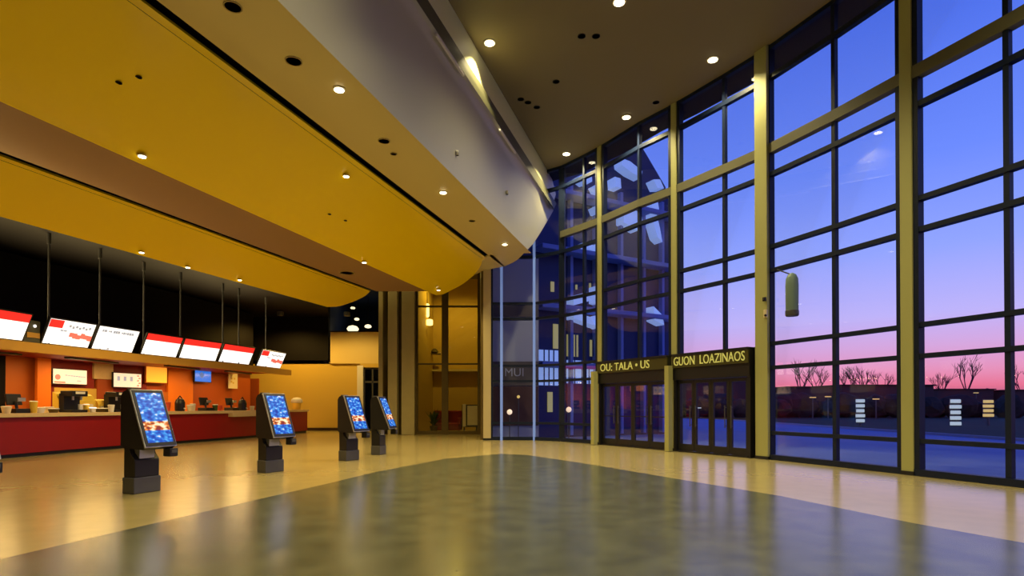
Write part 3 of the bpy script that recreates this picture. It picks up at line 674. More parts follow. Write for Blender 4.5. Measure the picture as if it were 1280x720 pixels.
for j in range(60):
    a = rr.uniform(0, 6.28); t = rr.uniform(0.1, 0.5); base = Vector((0, 0, 0.33)); tip = Vector((math.cos(a) * t, math.sin(a) * t, 0.5 + rr.uniform(0, 0.75)))
    m_ = (base + tip) / 2 + Vector((0, 0, 0.1)); w = Vector((-math.sin(a), math.cos(a), 0)) * 0.04
    v = [bm.verts.new(q) for q in (base, m_ + w, tip, m_ - w)]; bm.faces.new(v)
obj('foliage', bm, 'plant', th)

# outer shell walls
bm = NB(); box(bm, (LEFTX - 0.1, 15, 5.2), (0.2, 46.5, 10.4)); struct('wall_outer_left', bm, 'ceil')
bm = NB(); box(bm, (-4.45, BACKY - 0.1, 5.2), (28.4, 0.2, 10.4)); struct('wall_front', bm, 'ceil')
bm = NB(); box(bm, (-9.8, FARY + 0.1, 5.2), (17.6, 0.2, 10.4)); struct('wall_outer_back', bm, 'ceil')
bm = NB(); box(bm, (-4.0, 24.7, 9.0), (6.0, 0.15, 2.8)); struct('wall_upper_end', bm, 'ceil')

# ------------------------------------------------------------------ kiosks
def make_kiosk(lab):
    # local frame: screen faces -y, width along x
    r = thing('ordering_kiosk', lab, 'kiosk', (0, 0, 0), 0, 'self-service ordering kiosks on the lobby floor')
    bm = NB(); box(bm, (0, 0.07, 0.125), (0.44, 0.27, 0.25), bev=0.015); obj('foot', bm, 'darkgrey', r)
    bm = NB(); extrude_prof(bm, [(-0.05, 0.25), (0.2, 0.25), (0.2, 1.0), (0.1, 1.0), (0.09, 0.72), (0.05, 0.6), (-0.05, 0.52)], -0.2, 0.2); bmesh.ops.bevel(bm, geom=bm.edges[:], offset=0.01, segments=1, affect='EDGES'); obj('pedestal', bm, 'blackp', r)
    bm = NB(); extrude_prof(bm, [(-0.04, 0.535), (0.1, 0.66), (0.1, 0.74), (-0.05, 0.72)], -0.12, 0.12); obj('neck_cover', bm, 'gloss', r)
    # housing wedge
    Pf = [(-0.34, 0.72), (-0.30, 0.68), (0.17, 0.7), (0.21, 0.74), (0.21, 1.5), (0.16, 1.57), (0.04, 1.6), (0.0, 1.58)]
    bm = NB(); extrude_prof(bm, Pf, -0.25, 0.25); bmesh.ops.bevel(bm, geom=bm.edges[:], offset=0.012, segments=2, affect='EDGES'); obj('housing', bm, 'blackp', r)
    # screen on slanted face
    a = Vector((0, -0.34, 0.72)); b = Vector((0, 0.0, 1.58)); d = (b - a).normalized(); n = Vector((0, -d.z, d.y)); Ls = (b - a).length
    M4 = Matrix.Translation(a) @ Matrix((((1, 0, 0, 0)), (0, n.y, d.y, 0), (0, n.z, d.z, 0), (0, 0, 0, 1)))
    bm = NB(); box(bm, (0, 0.01, Ls / 2), (0.52, 0.03, Ls + 0.02), mtx=M4, bev=0.006); bz = obj('bezel', bm, 'gloss', r)
    bm = NB(); box(bm, (0, 0.02, Ls / 2), (0.49, 0.03, Ls - 0.01), mtx=M4); obj('screen_border', bm, 'blackp', bz)
    bm = NB(); uvl = bm.loops.layers.uv.new('UVMap')
    co = [(-0.205, 0.037, 0.06), (0.205, 0.037, 0.06), (0.205, 0.037, Ls - 0.05), (-0.205, 0.037, Ls - 0.05)]
    vs = [bm.verts.new(M4 @ Vector(c)) for c in co]; f = bm.faces.new(vs)
    for l, uv in zip(f.loops, ((0, 0), (0.5, 0), (0.5, 1), (0, 1))): l[uvl].uv = uv
    o = obj('screen', bm, 'screen', r)
    bm = NB(); box(bm, (0.2, -0.3, 0.62), (0.14, 0.16, 0.13), bev=0.012); rd = obj('card_reader', bm, 'blackp', r)
    bm = NB(); box(bm, (0.2, -0.383, 0.64), (0.09, 0.008, 0.05)); obj('reader_display', bm, 'darkgrey', rd)
    bm = NB(); box(bm, (-0.1, 0.12, 1.6), (0.16, 0.1, 0.03), bev=0.008); obj('camera_bar', bm, 'darkgrey', r)
    return r
KG = None
k1 = make_kiosk('black ordering kiosk nearest the camera, leftmost whole kiosk, blue screen')
def kpos(px, py): return Pz(px, py, 0)
kp = [(175, 617, 68), (338, 591, 60), (437, 576, 60), (475, 568.5, 80), (-55, 588, 66)]
labs = [None, 'second black ordering kiosk, in front of the right end of the red counter', 'third black ordering kiosk, in front of the far blue door',
        'furthest black ordering kiosk, narrow screen turned right, by the pale pillars', 'black kiosk cut off by the left picture edge, only its card reader corner showing']
for n_, (px, py, ang) in enumerate(kp):
    p = kpos(px, py)
    loc = (p.x, p.y + 0.12, 0) if n_ < 4 else (-6.47, 6.72, 0)
    if n_ == 0: k1.location = loc; k1.rotation_euler = (0, 0, R(ang))
    else: dup(k1, loc, R(ang), labs[n_])
for o in list(C.objects):
    if o.name.startswith('ordering_kiosk') and 'group' in o: del o['group']

# ------------------------------------------------------------------ things on the counter
def on_counter(px, d=0.35):
    Pn = [tuple(p) for p in offp(CS, d)]; q, a = hit(Pn, px); return (q.x, q.y, 1.15), a
def register(px, lab, d=0.35):
    loc, a = on_counter(px, d); r = thing('cash_register', lab, 'cash register', loc, a)
    bm = NB(); box(bm, (0, 0, 0.06), (0.42, 0.4, 0.12), bev=0.01); obj('cash_drawer', bm, 'blackp', r)
    bm = NB(); tube(bm, (0, 0.02, 0.1), (0, 0.06, 0.32), 0.035); obj('stand', bm, 'blackp', r)
    bm = NB(); box(bm, (0, 0.05, 0.38), (0.4, 0.05, 0.3), mtx=Matrix.Rotation(R(-12), 4, 'X'), bev=0.01); obj('monitor', bm, 'blackp', r)
    bm = NB(); box(bm, (0.02, -0.1, 0.36), (0.2, 0.03, 0.1), bev=0.005); obj('customer_display', bm, 'gloss', r)
    return r
def machine(px, lab, d=0.28):
    loc, a = on_counter(px, d); r = thing('drinks_machine', lab, 'drinks machine', loc, a)
    bm = NB(); box(bm, (0, 0, 0.04), (0.5, 0.45, 0.08), bev=0.01); box(bm, (0, 0.14, 0.3), (0.5, 0.17, 0.5)); box(bm, (0, -0.02, 0.55), (0.5, 0.42, 0.16), bev=0.015); obj('body', bm, 'blackp', r)
    for x in (-0.13, 0.13):
        bm = NB(); cyl(bm, (x, -0.12, 0.36), 0.03, 0.12, 12); obj('spout', bm, 'gloss', r)
    bm = NB(); box(bm, (0, -0.235, 0.57), (0.3, 0.01, 0.07)); obj('badge_strip', bm, 'white', r)
    bm = NB(); cyl(bm, (0.12, -0.1, 0.08), 0.055, 0.16, 14); obj('cup', bm, 'white', r)
    return r
def hotpot(px, lab, d=0.4):
    loc, a = on_counter(px, d); r = thing('coffee_urn', lab, 'urn', loc, a)
    bm = NB(); lathe(bm, [(0.15, 0), (0.17, 0.05), (0.17, 0.3), (0.13, 0.42), (0.05, 0.46)], 20); obj('body', bm, 'blackp', r, smooth=False)
    bm = NB(); tube(bm, (0, -0.17, 0.1), (0, -0.25, 0.08), 0.02); obj('tap', bm, 'gloss', r)
    bm = NB(); tube(bm, (-0.1, 0, 0.44), (0, 0, 0.55), 0.02); tube(bm, (0, 0, 0.55), (0.1, 0, 0.44), 0.02); obj('handle', bm, 'blackp', r)
    return r
register(22, 'black cash register with silver display at the left end of the counter', 0.3)
machine(92, 'black drinks machine with two white cups below the red wall menu')
machine(146, 'dark drinks machine partly behind the first kiosk')
hotpot(225, 'black coffee urn between first and second kiosk')
register(258, 'wide black cash register right of the coffee urn')
register(290, 'black cash register below the cream notice board')
hotpot(303, 'small dark urn right of the register below the notice board')
def cup(px, d, r_, h, m_, lab, cat='cup', name='paper_cup', lid=None):
    loc, a = on_counter(px, d); r = thing(name, lab, cat, loc, a)
    bm = NB(); lathe(bm, [(r_ * 0.75, 0), (r_ * 0.85, h * 0.4), (r_, h), (r_ * 0.9, h * 1.01)], 18); obj('cup_body', bm, m_, r)
    bm = NB(); lathe(bm, [(r_ * 1.05, h), (r_ * 1.05, h + 0.015), (r_ * 0.8, h + 0.03)], 18); obj('lid', bm, lid or 'white', r)
    return r
cup(8, 0.2, 0.11, 0.16, 'cup', 'beige bowl at the far left end of the countertop', 'bowl', 'bowl')
cup(42, 0.08, 0.09, 0.3, 'yelbox', 'yellowish tall tub right of the leftmost register', 'tub', 'tub')
cup(50, 0.2, 0.12, 0.13, 'white', 'white bowl in front of the orange wall panel', 'bowl', 'bowl')
cup(61, 0.6, 0.12, 0.14, 'cup', 'cream bowl right of the white bowl', 'bowl', 'bowl')
cup(67, 0.25, 0.13, 0.1, 'wood', 'low dark bowl left of the drinks machine', 'bowl', 'bowl')
cup(108, 0.3, 0.08, 0.22, 'yelbox', 'yellow cup right of the drinks machine', 'cup', lid='mcream')  # lid uses a glowing menu material, brightness put into its colour
cup(116, 0.12, 0.09, 0.12, 'white', 'small white tub near the yellow cup', 'tub', 'tub', lid='mwhite')  # lid glows like a menu face so it reads bright white
cup(128, 0.3, 0.2, 0.1, 'wood', 'wide dark bowl left of the first kiosk', 'bowl', 'bowl')
cup(139, 0.0, 0.09, 0.2, 'white', 'white cup just left of the first kiosk', 'cup')
cup(209, 0.4, 0.12, 0.3, 'cupred', 'bright red-orange tub right of the first kiosk', 'tub', 'tub', lid='cupred')
cup(238, 0.1, 0.12, 0.2, 'cup', 'beige bowl between urn and wide register', 'bowl', 'bowl')
cup(241, 0.35, 0.1, 0.24, 'cup', 'taller beige tub left of the wide register', 'tub', 'tub')
cup(269, 0.25, 0.1, 0.22, 'plant', 'dark green cup right of the wide register', 'cup')
cup(275, 0.3, 0.09, 0.18, 'cupred', 'small red cup left of the notice board', 'cup', lid='cupred')
cup(315, 0.2, 0.1, 0.15, 'cup', 'beige cup at the step in the countertop', 'cup')
loc, a = on_counter(371, 0.3); th = thing('tub', 'large tub with domed white lid at the right end of the counter', 'tub', loc, a)
bm = NB(); lathe(bm, [(0.16, 0), (0.2, 0.1), (0.22, 0.32), (0.2, 0.34)], 20); obj('tub_body', bm, 'yelbox', th)
bm = NB(); lathe(bm, [(0.24, 0.33), (0.28, 0.38), (0.26, 0.5), (0.16, 0.58), (0.04, 0.6)], 20); obj('lid', bm, 'white', th, smooth=True)
# yellow popcorn display boxes
for px, w, h, lab in ((79, 0.45, 0.6, 'yellow display box left of the drinks machine'), (106, 0.55, 0.55, 'yellow display box right of the drinks machine'), (127, 0.4, 0.4, 'low yellow display box beside the rust panel')):
    loc, a = on_counter(px, 0.67); loc = (loc[0], loc[1], 1.15); r = thing('display_box', lab, 'box', loc, a)
    bm = NB(); extrude_prof(bm, [(-0.1, 0), (0.12, 0), (0.12, h), (0.0, h * 0.9), (-0.1, h * 0.6)], -w / 2, w / 2); obj('body', bm, 'yelbox', r)
    bm = NB(); box(bm, (0, -0.1, h * 0.3), (w * 0.7, 0.01, h * 0.3)); obj('front_label', bm, 'mcream' if False else 'cup', r)

# ------------------------------------------------------------------ ceiling fittings
def add_spot(parent, W_, col, size=R(130), blend=0.6, rad=0.06, loc=(0, 0, -0.05)):
    l = bpy.data.lights.new('spot', 'SPOT'); l.energy = W_; l.color = col; l.spot_size = size; l.spot_blend = blend; l.shadow_soft_size = rad
    o = bpy.data.objects.new('bulb_light', l); C.objects.link(o); o.parent = parent; o.location = loc; return o
def downlight(p, lab, W_, col=(1, 0.78, 0.42), r_=0.1, size=R(130), tilt=0.0, grp=None, m_='chip'):
    th = thing('ceiling_downlight', lab, 'downlight', p, 0, grp)
    bm = NB(); lathe(bm, [(r_, 0.0), (r_ * 1.3, 0.0), (r_ * 1.3, -0.012), (r_, -0.02)], 20); obj('trim_ring', bm, 'trimw', th)
    bm = NB(); cyl(bm, (0, 0, -0.03), r_, 0.012, 20); obj('lens', bm, m_, th)
    if W_ > 0: add_spot(th, W_, col, size)
    return th
def area(name, lab, loc, sx, sy, W_, col, rot=(0, 0, 0), bar=True, m_='darkgrey', spread=R(180)):
    r = thing(name, lab, 'light', loc); r.rotation_euler = rot
    bm = NB(); box(bm, (0, 0, 0.03), (sx, sy, 0.05), bev=0.005); obj('housing', bm, m_, r)
    l = bpy.data.lights.new('strip', 'AREA'); l.shape = 'RECTANGLE'; l.size = sx * 0.95; l.size_y = sy * 0.9; l.energy = W_; l.color = col; l.spread = spread
    o = bpy.data.objects.new('tube_light', l); C.objects.link(o); o.parent = r; o.location = (0, 0, -0.005); return r
WARM = (1.0, 0.83, 0.42)
for (px, py, lab) in [(612, 53, 'bright ceiling downlight beside the cream upstand'), (774, 2, 'ceiling downlight cut by the top edge of the picture'),
                      (891, 74, 'ceiling downlight nearest the thick column top'), (783, 146, 'ceiling downlight above the left entrance'),
                      (708, 192, 'furthest small ceiling downlight near the dark corner of the glass')]:
    downlight(Pz(px, py, CEIL - 0.001), lab, 1000, WARM, 0.12, size=R(104) if px == 612 else R(130))
for (x, y) in [(2.5, 7), (6.5, 6), (-1.5, 5), (3.5, 1), (7, -2), (-2, -3), (2, -5)]:
    downlight(Vector((x, y, CEIL - 0.001)), 'ceiling downlight over the lobby above and behind the camera', 1000, WARM, 0.12, grp='downlights above and behind the viewpoint')
ZT = HCAM + 5.3
for (px, py, lab, w) in [(424, 111, 'bright downlight in the tan soffit beside the grey bulkhead', 360), (554, 240, 'downlight midway along the tan soffit', 360), (631, 305, 'downlight at the far tip of the tan soffit', 330)]:
    downlight(Pz(px, py, ZT - 0.001), lab, w, (1, 0.72, 0.25), 0.08)
for Y in (2.0, -3.0):
    q = lp(6.2, 5.3, Y); downlight(q, 'tan soffit downlight behind the viewpoint', 300, (1, 0.72, 0.25), 0.08, grp='tan soffit downlights behind the viewpoint')
def on_sweep(px, py, prof):
    """point on a slanted panel seen at a pixel"""
    r = (HZ - py) / (VPX - px); (u0, v0), (u1, v1) = prof
    # v = v0 + t dv, u = u0 + t du, v = r u
    t = (r * u0 - v0) / ((v1 - v0) - r * (u1 - u0)); v = v0 + t * (v1 - v0); u = u0 + t * (u1 - u0)
    Y = v * F / (HZ - py); return lp(u, v, Y)
PR1 = [(7.09, 5.3), (9.66, 4.3)]; PR2 = [(12.72, 4.65), (14.1, 3.9)]
for (px, py, lab) in [(176, 191, 'downlight on the lower edge of the large golden panel, left'), (432, 217, 'small downlight in the middle of the large golden panel'),
                      (455, 326, 'downlight on the lower edge of the large golden panel, right'), (548, 361, 'downlight at the pointed tip of the large golden panel')]:
    downlight(on_sweep(px, py, PR1) - Vector((0, 0, 0.03)), lab, 400, (1, 0.74, 0.25), 0.06, size=R(150))
for (px, py, lab) in [(176, 313, 'left downlight in the lower golden panel'), (299, 348, 'right downlight in the lower golden panel'), (234, 332, 'faint middle downlight in the lower golden panel')]:
    downlight(on_sweep(px, py, PR2) - Vector((0, 0, 0.03)), lab, 360, (1, 0.72, 0.25), 0.055, size=R(150))
def disc(p, r_, lab, m_='hole', name='ceiling_speaker', cat='speaker', h=0.012):
    th = thing(name, lab, cat, p)
    bm = NB(); lathe(bm, [(r_ * 0.86, -h), (r_, -h), (r_, 0), (r_ * 0.86, 0)], 24); obj('rim', bm, m_, th)
    bm = NB(); cyl(bm, (0, 0, -h), r_ * 0.86, h * 0.7, 24); obj('grille', bm, m_, th)
disc(Pz(291, 8, ZT), 0.12, 'round speaker in the tan soffit nearest the top edge')
disc(Pz(367, 76, ZT), 0.13, 'round speaker in the tan soffit left of the bright downlight')
disc(Pz(480, 176, ZT), 0.12, 'round speaker in the tan soffit halfway along')
disc(Pz(492, 192, ZT), 0.07, 'small round sensor just beyond the halfway speaker', name='ceiling_sensor', cat='sensor')
disc(Pz(590, 276, ZT), 0.09, 'small round sensor near the far end of the tan soffit', name='ceiling_sensor', cat='sensor')
disc(Pz(434, 341, HCAM + 4.65), 0.26, 'round speaker in the brown soffit')
for (px, py, lab) in [(727, 45, 'left one of a pair of dark ceiling openings'), (745, 45, 'right one of a pair of dark ceiling openings'), (695, 102, 'small dark ceiling hole below the pair'),
                      (660, 128, 'darkest hole of the small ceiling group beside the upstand'), (651, 124, 'faint left hole of the small ceiling group'), (671, 134, 'faint right hole of the small ceiling group'), (820, 128, 'small dark ceiling hole near the glass wall')]:
    disc(Pz(px, py, CEIL), 0.1, lab, 'blackp', 'ceiling_sprinkler', 'sprinkler')
for (px, py, lab) in [(146, 101, 'larger dark opening in the golden panel'), (171, 94, 'smaller dark opening in the golden panel'), (411, 267, 'faint left mark in the golden panel'), (431, 275, 'faint right mark in the golden panel')]:
    disc(on_sweep(px, py, PR1), 0.045, lab, 'skirt', 'ceiling_sprinkler', 'sprinkler')
for (px, py, lab) in [(570, 189, 'small pale sprinkler on the grey bulkhead, nearer'), (633, 239, 'small pale sprinkler on the grey bulkhead, further')]:
    q = on_sweep(px, py, [(5.07, 7.55), (5.3, 5.3)]); th = thing('sprinkler_head', lab, 'sprinkler', q)
    bm = NB(); cyl(bm, (0, 0, -0.02), 0.06, 0.05, 16, axis=(1, 0, 0)); obj('plate', bm, 'white', th)
    bm = NB(); cyl(bm, (0.03, 0, -0.08), 0.03, 0.07, 10); obj('nozzle', bm, 'darkgrey', th)
for (px, py, lab) in [(556, 68, 'pale slot diffuser on the grey bulkhead edge, nearer the top'), (628, 176, 'pale slot diffuser on the grey bulkhead edge, further away')]:
    r = (HZ - py) / (VPX - px); v = 7.5; u = 5.08; Y = v * F / (HZ - py); q = lp(u, v, Y) + Vector((0.09, 0, 0))
    bm = NB(); box(bm, (0, 0, 0), (0.05, 1.5, 0.06), -0.29, bev=0.01); o = obj('slot_diffuser', bm, 'white', loc=q); tag(o, lab, 'vent')

# lamps washing things: strip light on top of the canopy, under the canopy, room lamps
for n_, Y in enumerate((12, 15.5, 19, 22.5, 26)):
    Pn = [tuple(p) for p in offp(CS, 1.6)]
    q = min(Pn, key=lambda p: abs(p[1] - Y))
    area('strip_light', 'strip light under the concession canopy, ' + ('nearest to the camera', 'second from the near end', 'middle of the five', 'second from the far end', 'furthest away')[n_], (q[0], q[1], 2.8), 0.2, 2.2, 70, (1, 0.62, 0.2))['group'] = 'strip lights under the canopy'
for n_, Y in enumerate((12, 15, 18, 21, 24)):
    Pn = [tuple(p) for p in offp(CS, 1.0)]
    q = min(Pn, key=lambda p: abs(p[1] - Y))
    area('uplight', 'strip uplight behind the menu boards on the canopy, ' + ('nearest to the camera', 'second from the near end', 'middle of the five', 'second from the far end', 'furthest away')[n_], (q[0], q[1], 3.12), 0.2, 2.4, 150, (1, 0.74, 0.3), rot=(0, R(180 + 28), 0), spread=R(120))['group'] = 'strip uplights behind the menu boards'
for (x, y, z, w, col, lab) in [(-2.9, 30, 8.4, 420, (1, 0.75, 0.15), 'ceiling lamp inside the glass-fronted room'), (-11.6, 28.8, 5.85, 700, (1, 0.6, 0.12), 'lamp over the right end of the counter'), (-8.2, 28.6, 5.8, 300, (1, 0.68, 0.2), 'lamp in front of the balcony')]:
    th = thing('ceiling_lamp', lab, 'lamp', (x, y, z)); bm = NB(); lathe(bm, [(0.14, 0), (0.16, 0.03), (0.16, 0.2), (0.1, 0.22)], 16); obj('housing', bm, 'darkgrey', th)
    add_spot(th, w, col, R(160), 0.5, 0.1)

# ------------------------------------------------------------------ outside
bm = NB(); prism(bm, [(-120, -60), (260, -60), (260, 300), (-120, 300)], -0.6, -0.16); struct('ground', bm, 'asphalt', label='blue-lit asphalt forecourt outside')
bm = NB(); prism(bm, [(21.5, 8), (260, 8), (260, 250), (-60, 250), (-60, 82), (14, 78), (22.5, 70)], -0.17, -0.1); struct('verge', bm, 'grass', label='dark grass verge beyond the forecourt')
bm = NB(); seg_box(bm, (21.4, 8), (22.4, 70), -0.16, -0.04, 0.2); seg_box(bm, (22.4, 70), (14, 78), -0.16, -0.04, 0.2); seg_box(bm, (14, 78), (-60, 82), -0.16, -0.04, 0.2); struct('kerb', bm, 'kerb')
# neighbouring dark tower
TA, TB = Vector((2.3, 27.5)), Vector((8.5, 31.0))
d = (TB - TA).normalized(); n = Vector((-d.y, d.x))
tw = thing('neighbour_building', 'dark blue multi-storey building with sloping roof and self-glowing balcony panels outside the glass', 'building', (TA.x, TA.y, -0.16), math.atan2(d.y, d.x))
Lt = (TB - TA).length
bm = NB()
prof = [(-3.2, 0), (Lt, 0), (Lt, 12.7), (Lt * 0.955, 13.3), (Lt * 0.72, 15.1), (0, 17.5), (-3.2, 18)]
a_ = [bm.verts.new((x, 0, z)) for x, z in prof]; b_ = [bm.verts.new((x + 4.0, 7.1, z)) for x, z in prof]
bm.faces.new(a_); bm.faces.new(b_[::-1])
for i in range(len(prof)): bm.faces.new((a_[i], a_[(i + 1) % len(prof)], b_[(i + 1) % len(prof)], b_[i]))
obj('block', bm, 'tower', tw)
def tower_px(px, py):
    dr = ray(px, py); o = Vector((0, 0, HCAM)); nn = Vector((n.x, n.y, 0)); t = (Vector((TA.x, TA.y, 0)) - o).dot(nn) / dr.dot(nn)
    P = o + dr * t; rel_ = Vector((P.x - TA.x, P.y - TA.y)); return rel_.dot(d), P.z + 0.16
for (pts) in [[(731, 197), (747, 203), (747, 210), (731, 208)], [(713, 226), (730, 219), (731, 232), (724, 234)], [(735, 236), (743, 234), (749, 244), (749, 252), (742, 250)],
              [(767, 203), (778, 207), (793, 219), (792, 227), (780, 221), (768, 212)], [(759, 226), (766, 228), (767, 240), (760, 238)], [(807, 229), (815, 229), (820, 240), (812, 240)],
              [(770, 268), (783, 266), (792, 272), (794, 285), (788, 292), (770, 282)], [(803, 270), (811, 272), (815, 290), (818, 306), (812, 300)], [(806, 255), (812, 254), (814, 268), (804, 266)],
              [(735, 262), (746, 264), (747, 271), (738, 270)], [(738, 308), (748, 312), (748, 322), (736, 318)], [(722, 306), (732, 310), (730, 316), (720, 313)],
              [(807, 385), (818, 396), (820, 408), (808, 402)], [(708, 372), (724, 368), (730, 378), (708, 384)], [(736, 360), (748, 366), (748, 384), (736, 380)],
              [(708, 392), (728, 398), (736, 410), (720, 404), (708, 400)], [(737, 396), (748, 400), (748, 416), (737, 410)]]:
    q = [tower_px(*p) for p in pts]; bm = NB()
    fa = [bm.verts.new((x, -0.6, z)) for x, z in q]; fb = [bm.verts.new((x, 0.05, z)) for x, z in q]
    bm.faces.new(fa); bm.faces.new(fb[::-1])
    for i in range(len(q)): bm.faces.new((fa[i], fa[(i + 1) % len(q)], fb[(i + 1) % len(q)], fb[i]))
    obj('balcony', bm, 'coolglow', tw)  # balcony panels carry their own emission to read as bright
for (x0, x1, y0, y1, m_) in [(673, 697, 437, 452, 'coolglow'), (673, 697, 459, 482, 'coolglow'), (708, 744, 450, 480, 'coolglow'), (691, 697, 405, 436, 'warmwin'), (708, 722, 418, 446, 'warmwin'), (737, 748, 425, 446, 'warmwin'),
                             (684, 690, 490, 515, 'warmwin'), (712, 716, 490, 515, 'warmwin'), (688, 692, 352, 365, 'warmwin'), (736, 738, 354, 361, 'warmwin'), (719, 721, 356, 362, 'warmwin')]:
    a = tower_px(x0, y0); b = tower_px(x1, y1); bm = NB(); box(bm, ((a[0] + b[0]) / 2, 0, (a[1] + b[1]) / 2), (b[0] - a[0], 0.12, a[1] - b[1])); fo = obj('window', bm, m_, tw)
    if b[0] - a[0] > 0.5:
        bm = NB()
        for j in range(1, 4): box(bm, (a[0] + (b[0] - a[0]) * j / 4, -0.07, (a[1] + b[1]) / 2), (0.05, 0.05, a[1] - b[1]))
        obj('glazing_bar', bm, 'tower', fo)
for z in (3.4, 6.1, 8.8, 11.5):
    bm = NB(); box(bm, (Lt / 2 - 0.8, -0.35, z), (Lt + 1.4, 0.9, 0.22), bev=0.03); obj('floor_slab', bm, 'slabdim', tw)
for x in (0.5, 2.0, 3.6, 5.1, 6.4):
    bm = NB(); box(bm, (x, -0.12, 6.2), (0.16, 0.3, 12.2)); obj('reflection_strip', bm, 'slabdim', tw)  # blue vertical strips stand in for sky reflections on the facade
# grey exterior wall just outside the flat panel
bm = NB(); box(bm, (0.1, 25.2, 3.8), (2.12, 0.3, 7.9)); xw = struct('wall_exterior', bm, 'greywall', label='grey exterior wall seen through the flat glass panel')
for (y0, y1, m_) in ((378, 396, 'greyband'), (452, 482, 'greyband'), (483, 532, 'brick')):
    a = PY(645, y0, 25); b = PY(645, y1, 25); bm = NB(); box(bm, (0.1, 25.02, (a.z + b.z) / 2), (2.1, 0.1, a.z - b.z)); obj('band', bm, m_, xw)
bm = text_bm('MUJI'[:2] + 'I', 0.5, 0.01, Matrix.Translation((0.1, 24.95, PY(645, 466, 25).z)) @ Matrix.Rotation(R(90), 4, 'X')); obj('faint_letters', bm, 'greywall', xw)
for (px, py, r_, m_, lab) in [(637, 515, 0.12, 'mcream', 'small warm globe light outside by the brown door'), (648, 496, 0.07, 'lanty', 'tiny amber light outside above the globe light'), (711, 512, 0.12, 'mcream', 'small warm globe light outside beyond the corner glass')]:
    p = PY(px, py, 24.6); th = thing('globe_light', lab, 'lamp', p)
    bm = NB(); bmesh.ops.create_icosphere(bm, subdivisions=2, radius=r_); obj('globe', bm, m_, th, smooth=True)
    bm = NB(); tube(bm, (0, 0, -r_), (0, 0, -p.z - 0.14), 0.02); obj('post', bm, 'darkgrey', th)
# far low buildings and hedges
def far_block(px0, px1, ytop, Y, dep, lab, m_='brick', name='distant_building', roof=True):
    a = PY(px0, ytop, Y); b = PY(px1, ytop, Y); th = thing(name, lab, 'building', ((a.x + b.x) / 2, Y + dep / 2, -0.1))
    w = b.x - a.x; h = a.z + 0.1
    bm = NB(); box(bm, (0, 0, h / 2), (w, dep, h)); obj('walls', bm, m_, th)
    bm = NB(); box(bm, (0, 0, h + 0.06), (w + 0.5, dep + 0.5, 0.16)); obj('roof', bm, 'hedge', th)
    return th
far_block(1052, 1167, 482, 78, 12, 'long low brown building beyond the forecourt behind the slender column')
far_block(1172, 1242, 487, 92, 12, 'low dark building between the lantern pillars')
far_block(985, 1050, 484, 95, 10, 'low dark building right of the thick column')
far_block(1265, 1420, 488, 90, 12, 'low building at the right picture edge')
far_block(850, 945, 473, 100, 14, 'dark block seen through the right entrance doors')
def hedge_row(x0, x1, Y, h, lab, seed):
    rr = random.Random(seed); bm = NB(); x = x0
    while x < x1:
        r_ = rr.uniform(0.7, 1.3) * h * 0.5
        Mx = Matrix.Translation((x, Y + rr.uniform(-2, 2), r_ * 0.8)) @ Matrix.Diagonal((rr.uniform(0.9, 1.4), 1, 1, 1))
        bmesh.ops.create_icosphere(bm, subdivisions=2, radius=r_, matrix=Mx); x += r_ * 0.9
    for v in bm.verts: v.co += Vector((rr.uniform(-0.2, 0.2), rr.uniform(-0.2, 0.2), rr.uniform(-0.2, 0.2)))
    o = obj('hedge', bm, 'hedge'); tag(o, lab, 'hedge', kind='stuff')
hedge_row(15, 190, 132, 5.0, 'long dark treeline on the horizon under the pink sky', 1)
hedge_row(20, 60, 70, 2.6, 'dark nearer bushes beyond the forecourt', 2)
def bare_tree(px, Y, ytop, lab, seed):
    p = PY(px, ytop, Y); H = p.z + 0.1; rr = random.Random(seed)
    th = thing('bare_tree', lab, 'tree', (p.x, Y, -0.1)); bt = NB(); bb = NB()
    tube(bt, (0, 0, 0), (0, 0, H * 0.4), H * 0.028, H * 0.02)
    def grow(b, dr, L, r_, lev):
        e = b + dr * L; tube(bb, b, e, r_, r_ * 0.6, 5)
        if lev == 0: return
        for k in range(3 if lev > 1 else 3):
            nd = (dr + Vector((rr.uniform(-0.65, 0.65), rr.uniform(-0.5, 0.5), rr.uniform(-0.05, 0.5)))).normalized(); grow(b + dr * L * rr.uniform(0.5, 1), nd, L * rr.uniform(0.55, 0.75), r_ * 0.6, lev - 1)
    for k in range(4):
        a = k * 1.57 + rr.uniform(-0.4, 0.4); grow(Vector((0, 0, H * 0.36)), Vector((math.cos(a) * 0.42, math.sin(a) * 0.42, 1)).normalized(), H * 0.36, H * 0.012, 3)
    obj('trunk', bt, 'bark', th); obj('branches', bb, 'bark', th)
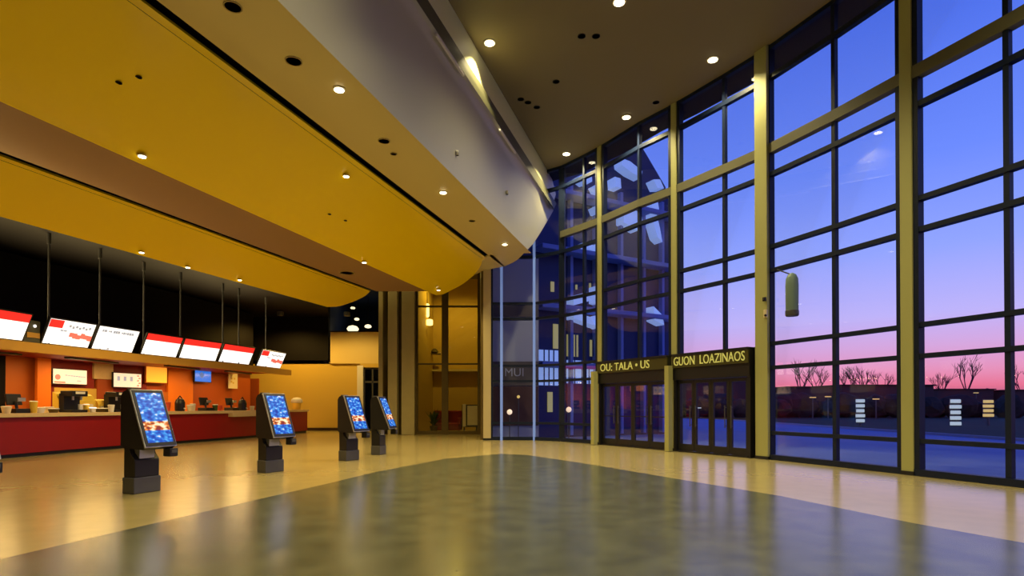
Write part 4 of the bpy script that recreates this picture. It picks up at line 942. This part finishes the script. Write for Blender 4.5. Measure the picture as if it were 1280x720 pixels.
for (px, Y, yt, lab, sd) in [(1208, 118, 452, 'tallest bare tree above the low dark building on the right', 11), (1176, 116, 466, 'bare tree just right of the slender column', 12), (1076, 112, 459, 'bare tree above the long brown building', 13),
                            (1102, 113, 467, 'small bare tree right of the one above the brown building', 14), (1022, 114, 463, 'bushy bare tree between thick column and window mullion', 15), (1001, 112, 452, 'slender bare tree close to the thick column', 16),
                            (1060, 116, 463, 'thin bare tree just right of the window mullion', 17), (1277, 114, 462, 'bare tree at the right picture edge', 18)]:
    bare_tree(px, Y, yt, lab, sd)
def lantern(px, y0, y1, w, m_, lab, n_=5):
    Y = 42; a = PY(px, y0, Y); b = PY(px, y1, Y); th = thing('lantern_pillar', lab, 'lantern', (a.x, Y, b.z)); H = a.z - b.z; ww = w / F * Y
    bm = NB(); tube(bm, (0, 0, -b.z - 0.16), (0, 0, 0), 0.08); box(bm, (0, 0.05, H / 2), (ww * 0.9, 0.06, H)); obj('post', bm, 'darkgrey', th)
    rr = random.Random(int(px))
    for k in range(n_):
        bm = NB(); box(bm, (0, -0.03, H * (k + 0.5) / n_), (ww * rr.uniform(0.85, 1), 0.12, H / n_ * 0.62), mtx=None, bev=0.02); obj('lit_panel', bm, m_, th)
lantern(1075, 498, 529, 11, 'lant', 'white lit lantern pillar left of the slender column')
lantern(1194, 498, 533, 14, 'lant', 'large white lit lantern pillar in the right window')
lantern(1235, 499, 522, 13, 'lanty', 'amber lit lantern pillar right of the large white one', 4)

for (px, py, Y, m_, lab) in [(1016, 498, 60, 'lanty', 'dim amber path light right of the thick column'), (1035, 497, 62, 'lanty', 'dim amber path light beside the window mullion'), (1095, 500, 60, 'lanty', 'small amber path light right of the left lantern pillar'),
                          (1262, 506, 55, 'lant', 'pale path light at the right edge behind the last mullion'), (1220, 492, 80, 'lanty', 'small amber light on the low dark building'), (873, 511, 66, 'lant', 'pale path light seen through the right entrance doors')]:
    p = PY(px, py, Y); th = thing('path_light', lab, 'lamp', p)
    bm = NB(); box(bm, (0, 0, 0.1), (0.6, 0.25, 0.1), bev=0.03); obj('lit_head', bm, m_, th)
    bm = NB(); tube(bm, (0, 0, -p.z - 0.1), (0, 0, 0.05), 0.06); obj('post', bm, 'darkgrey', th)
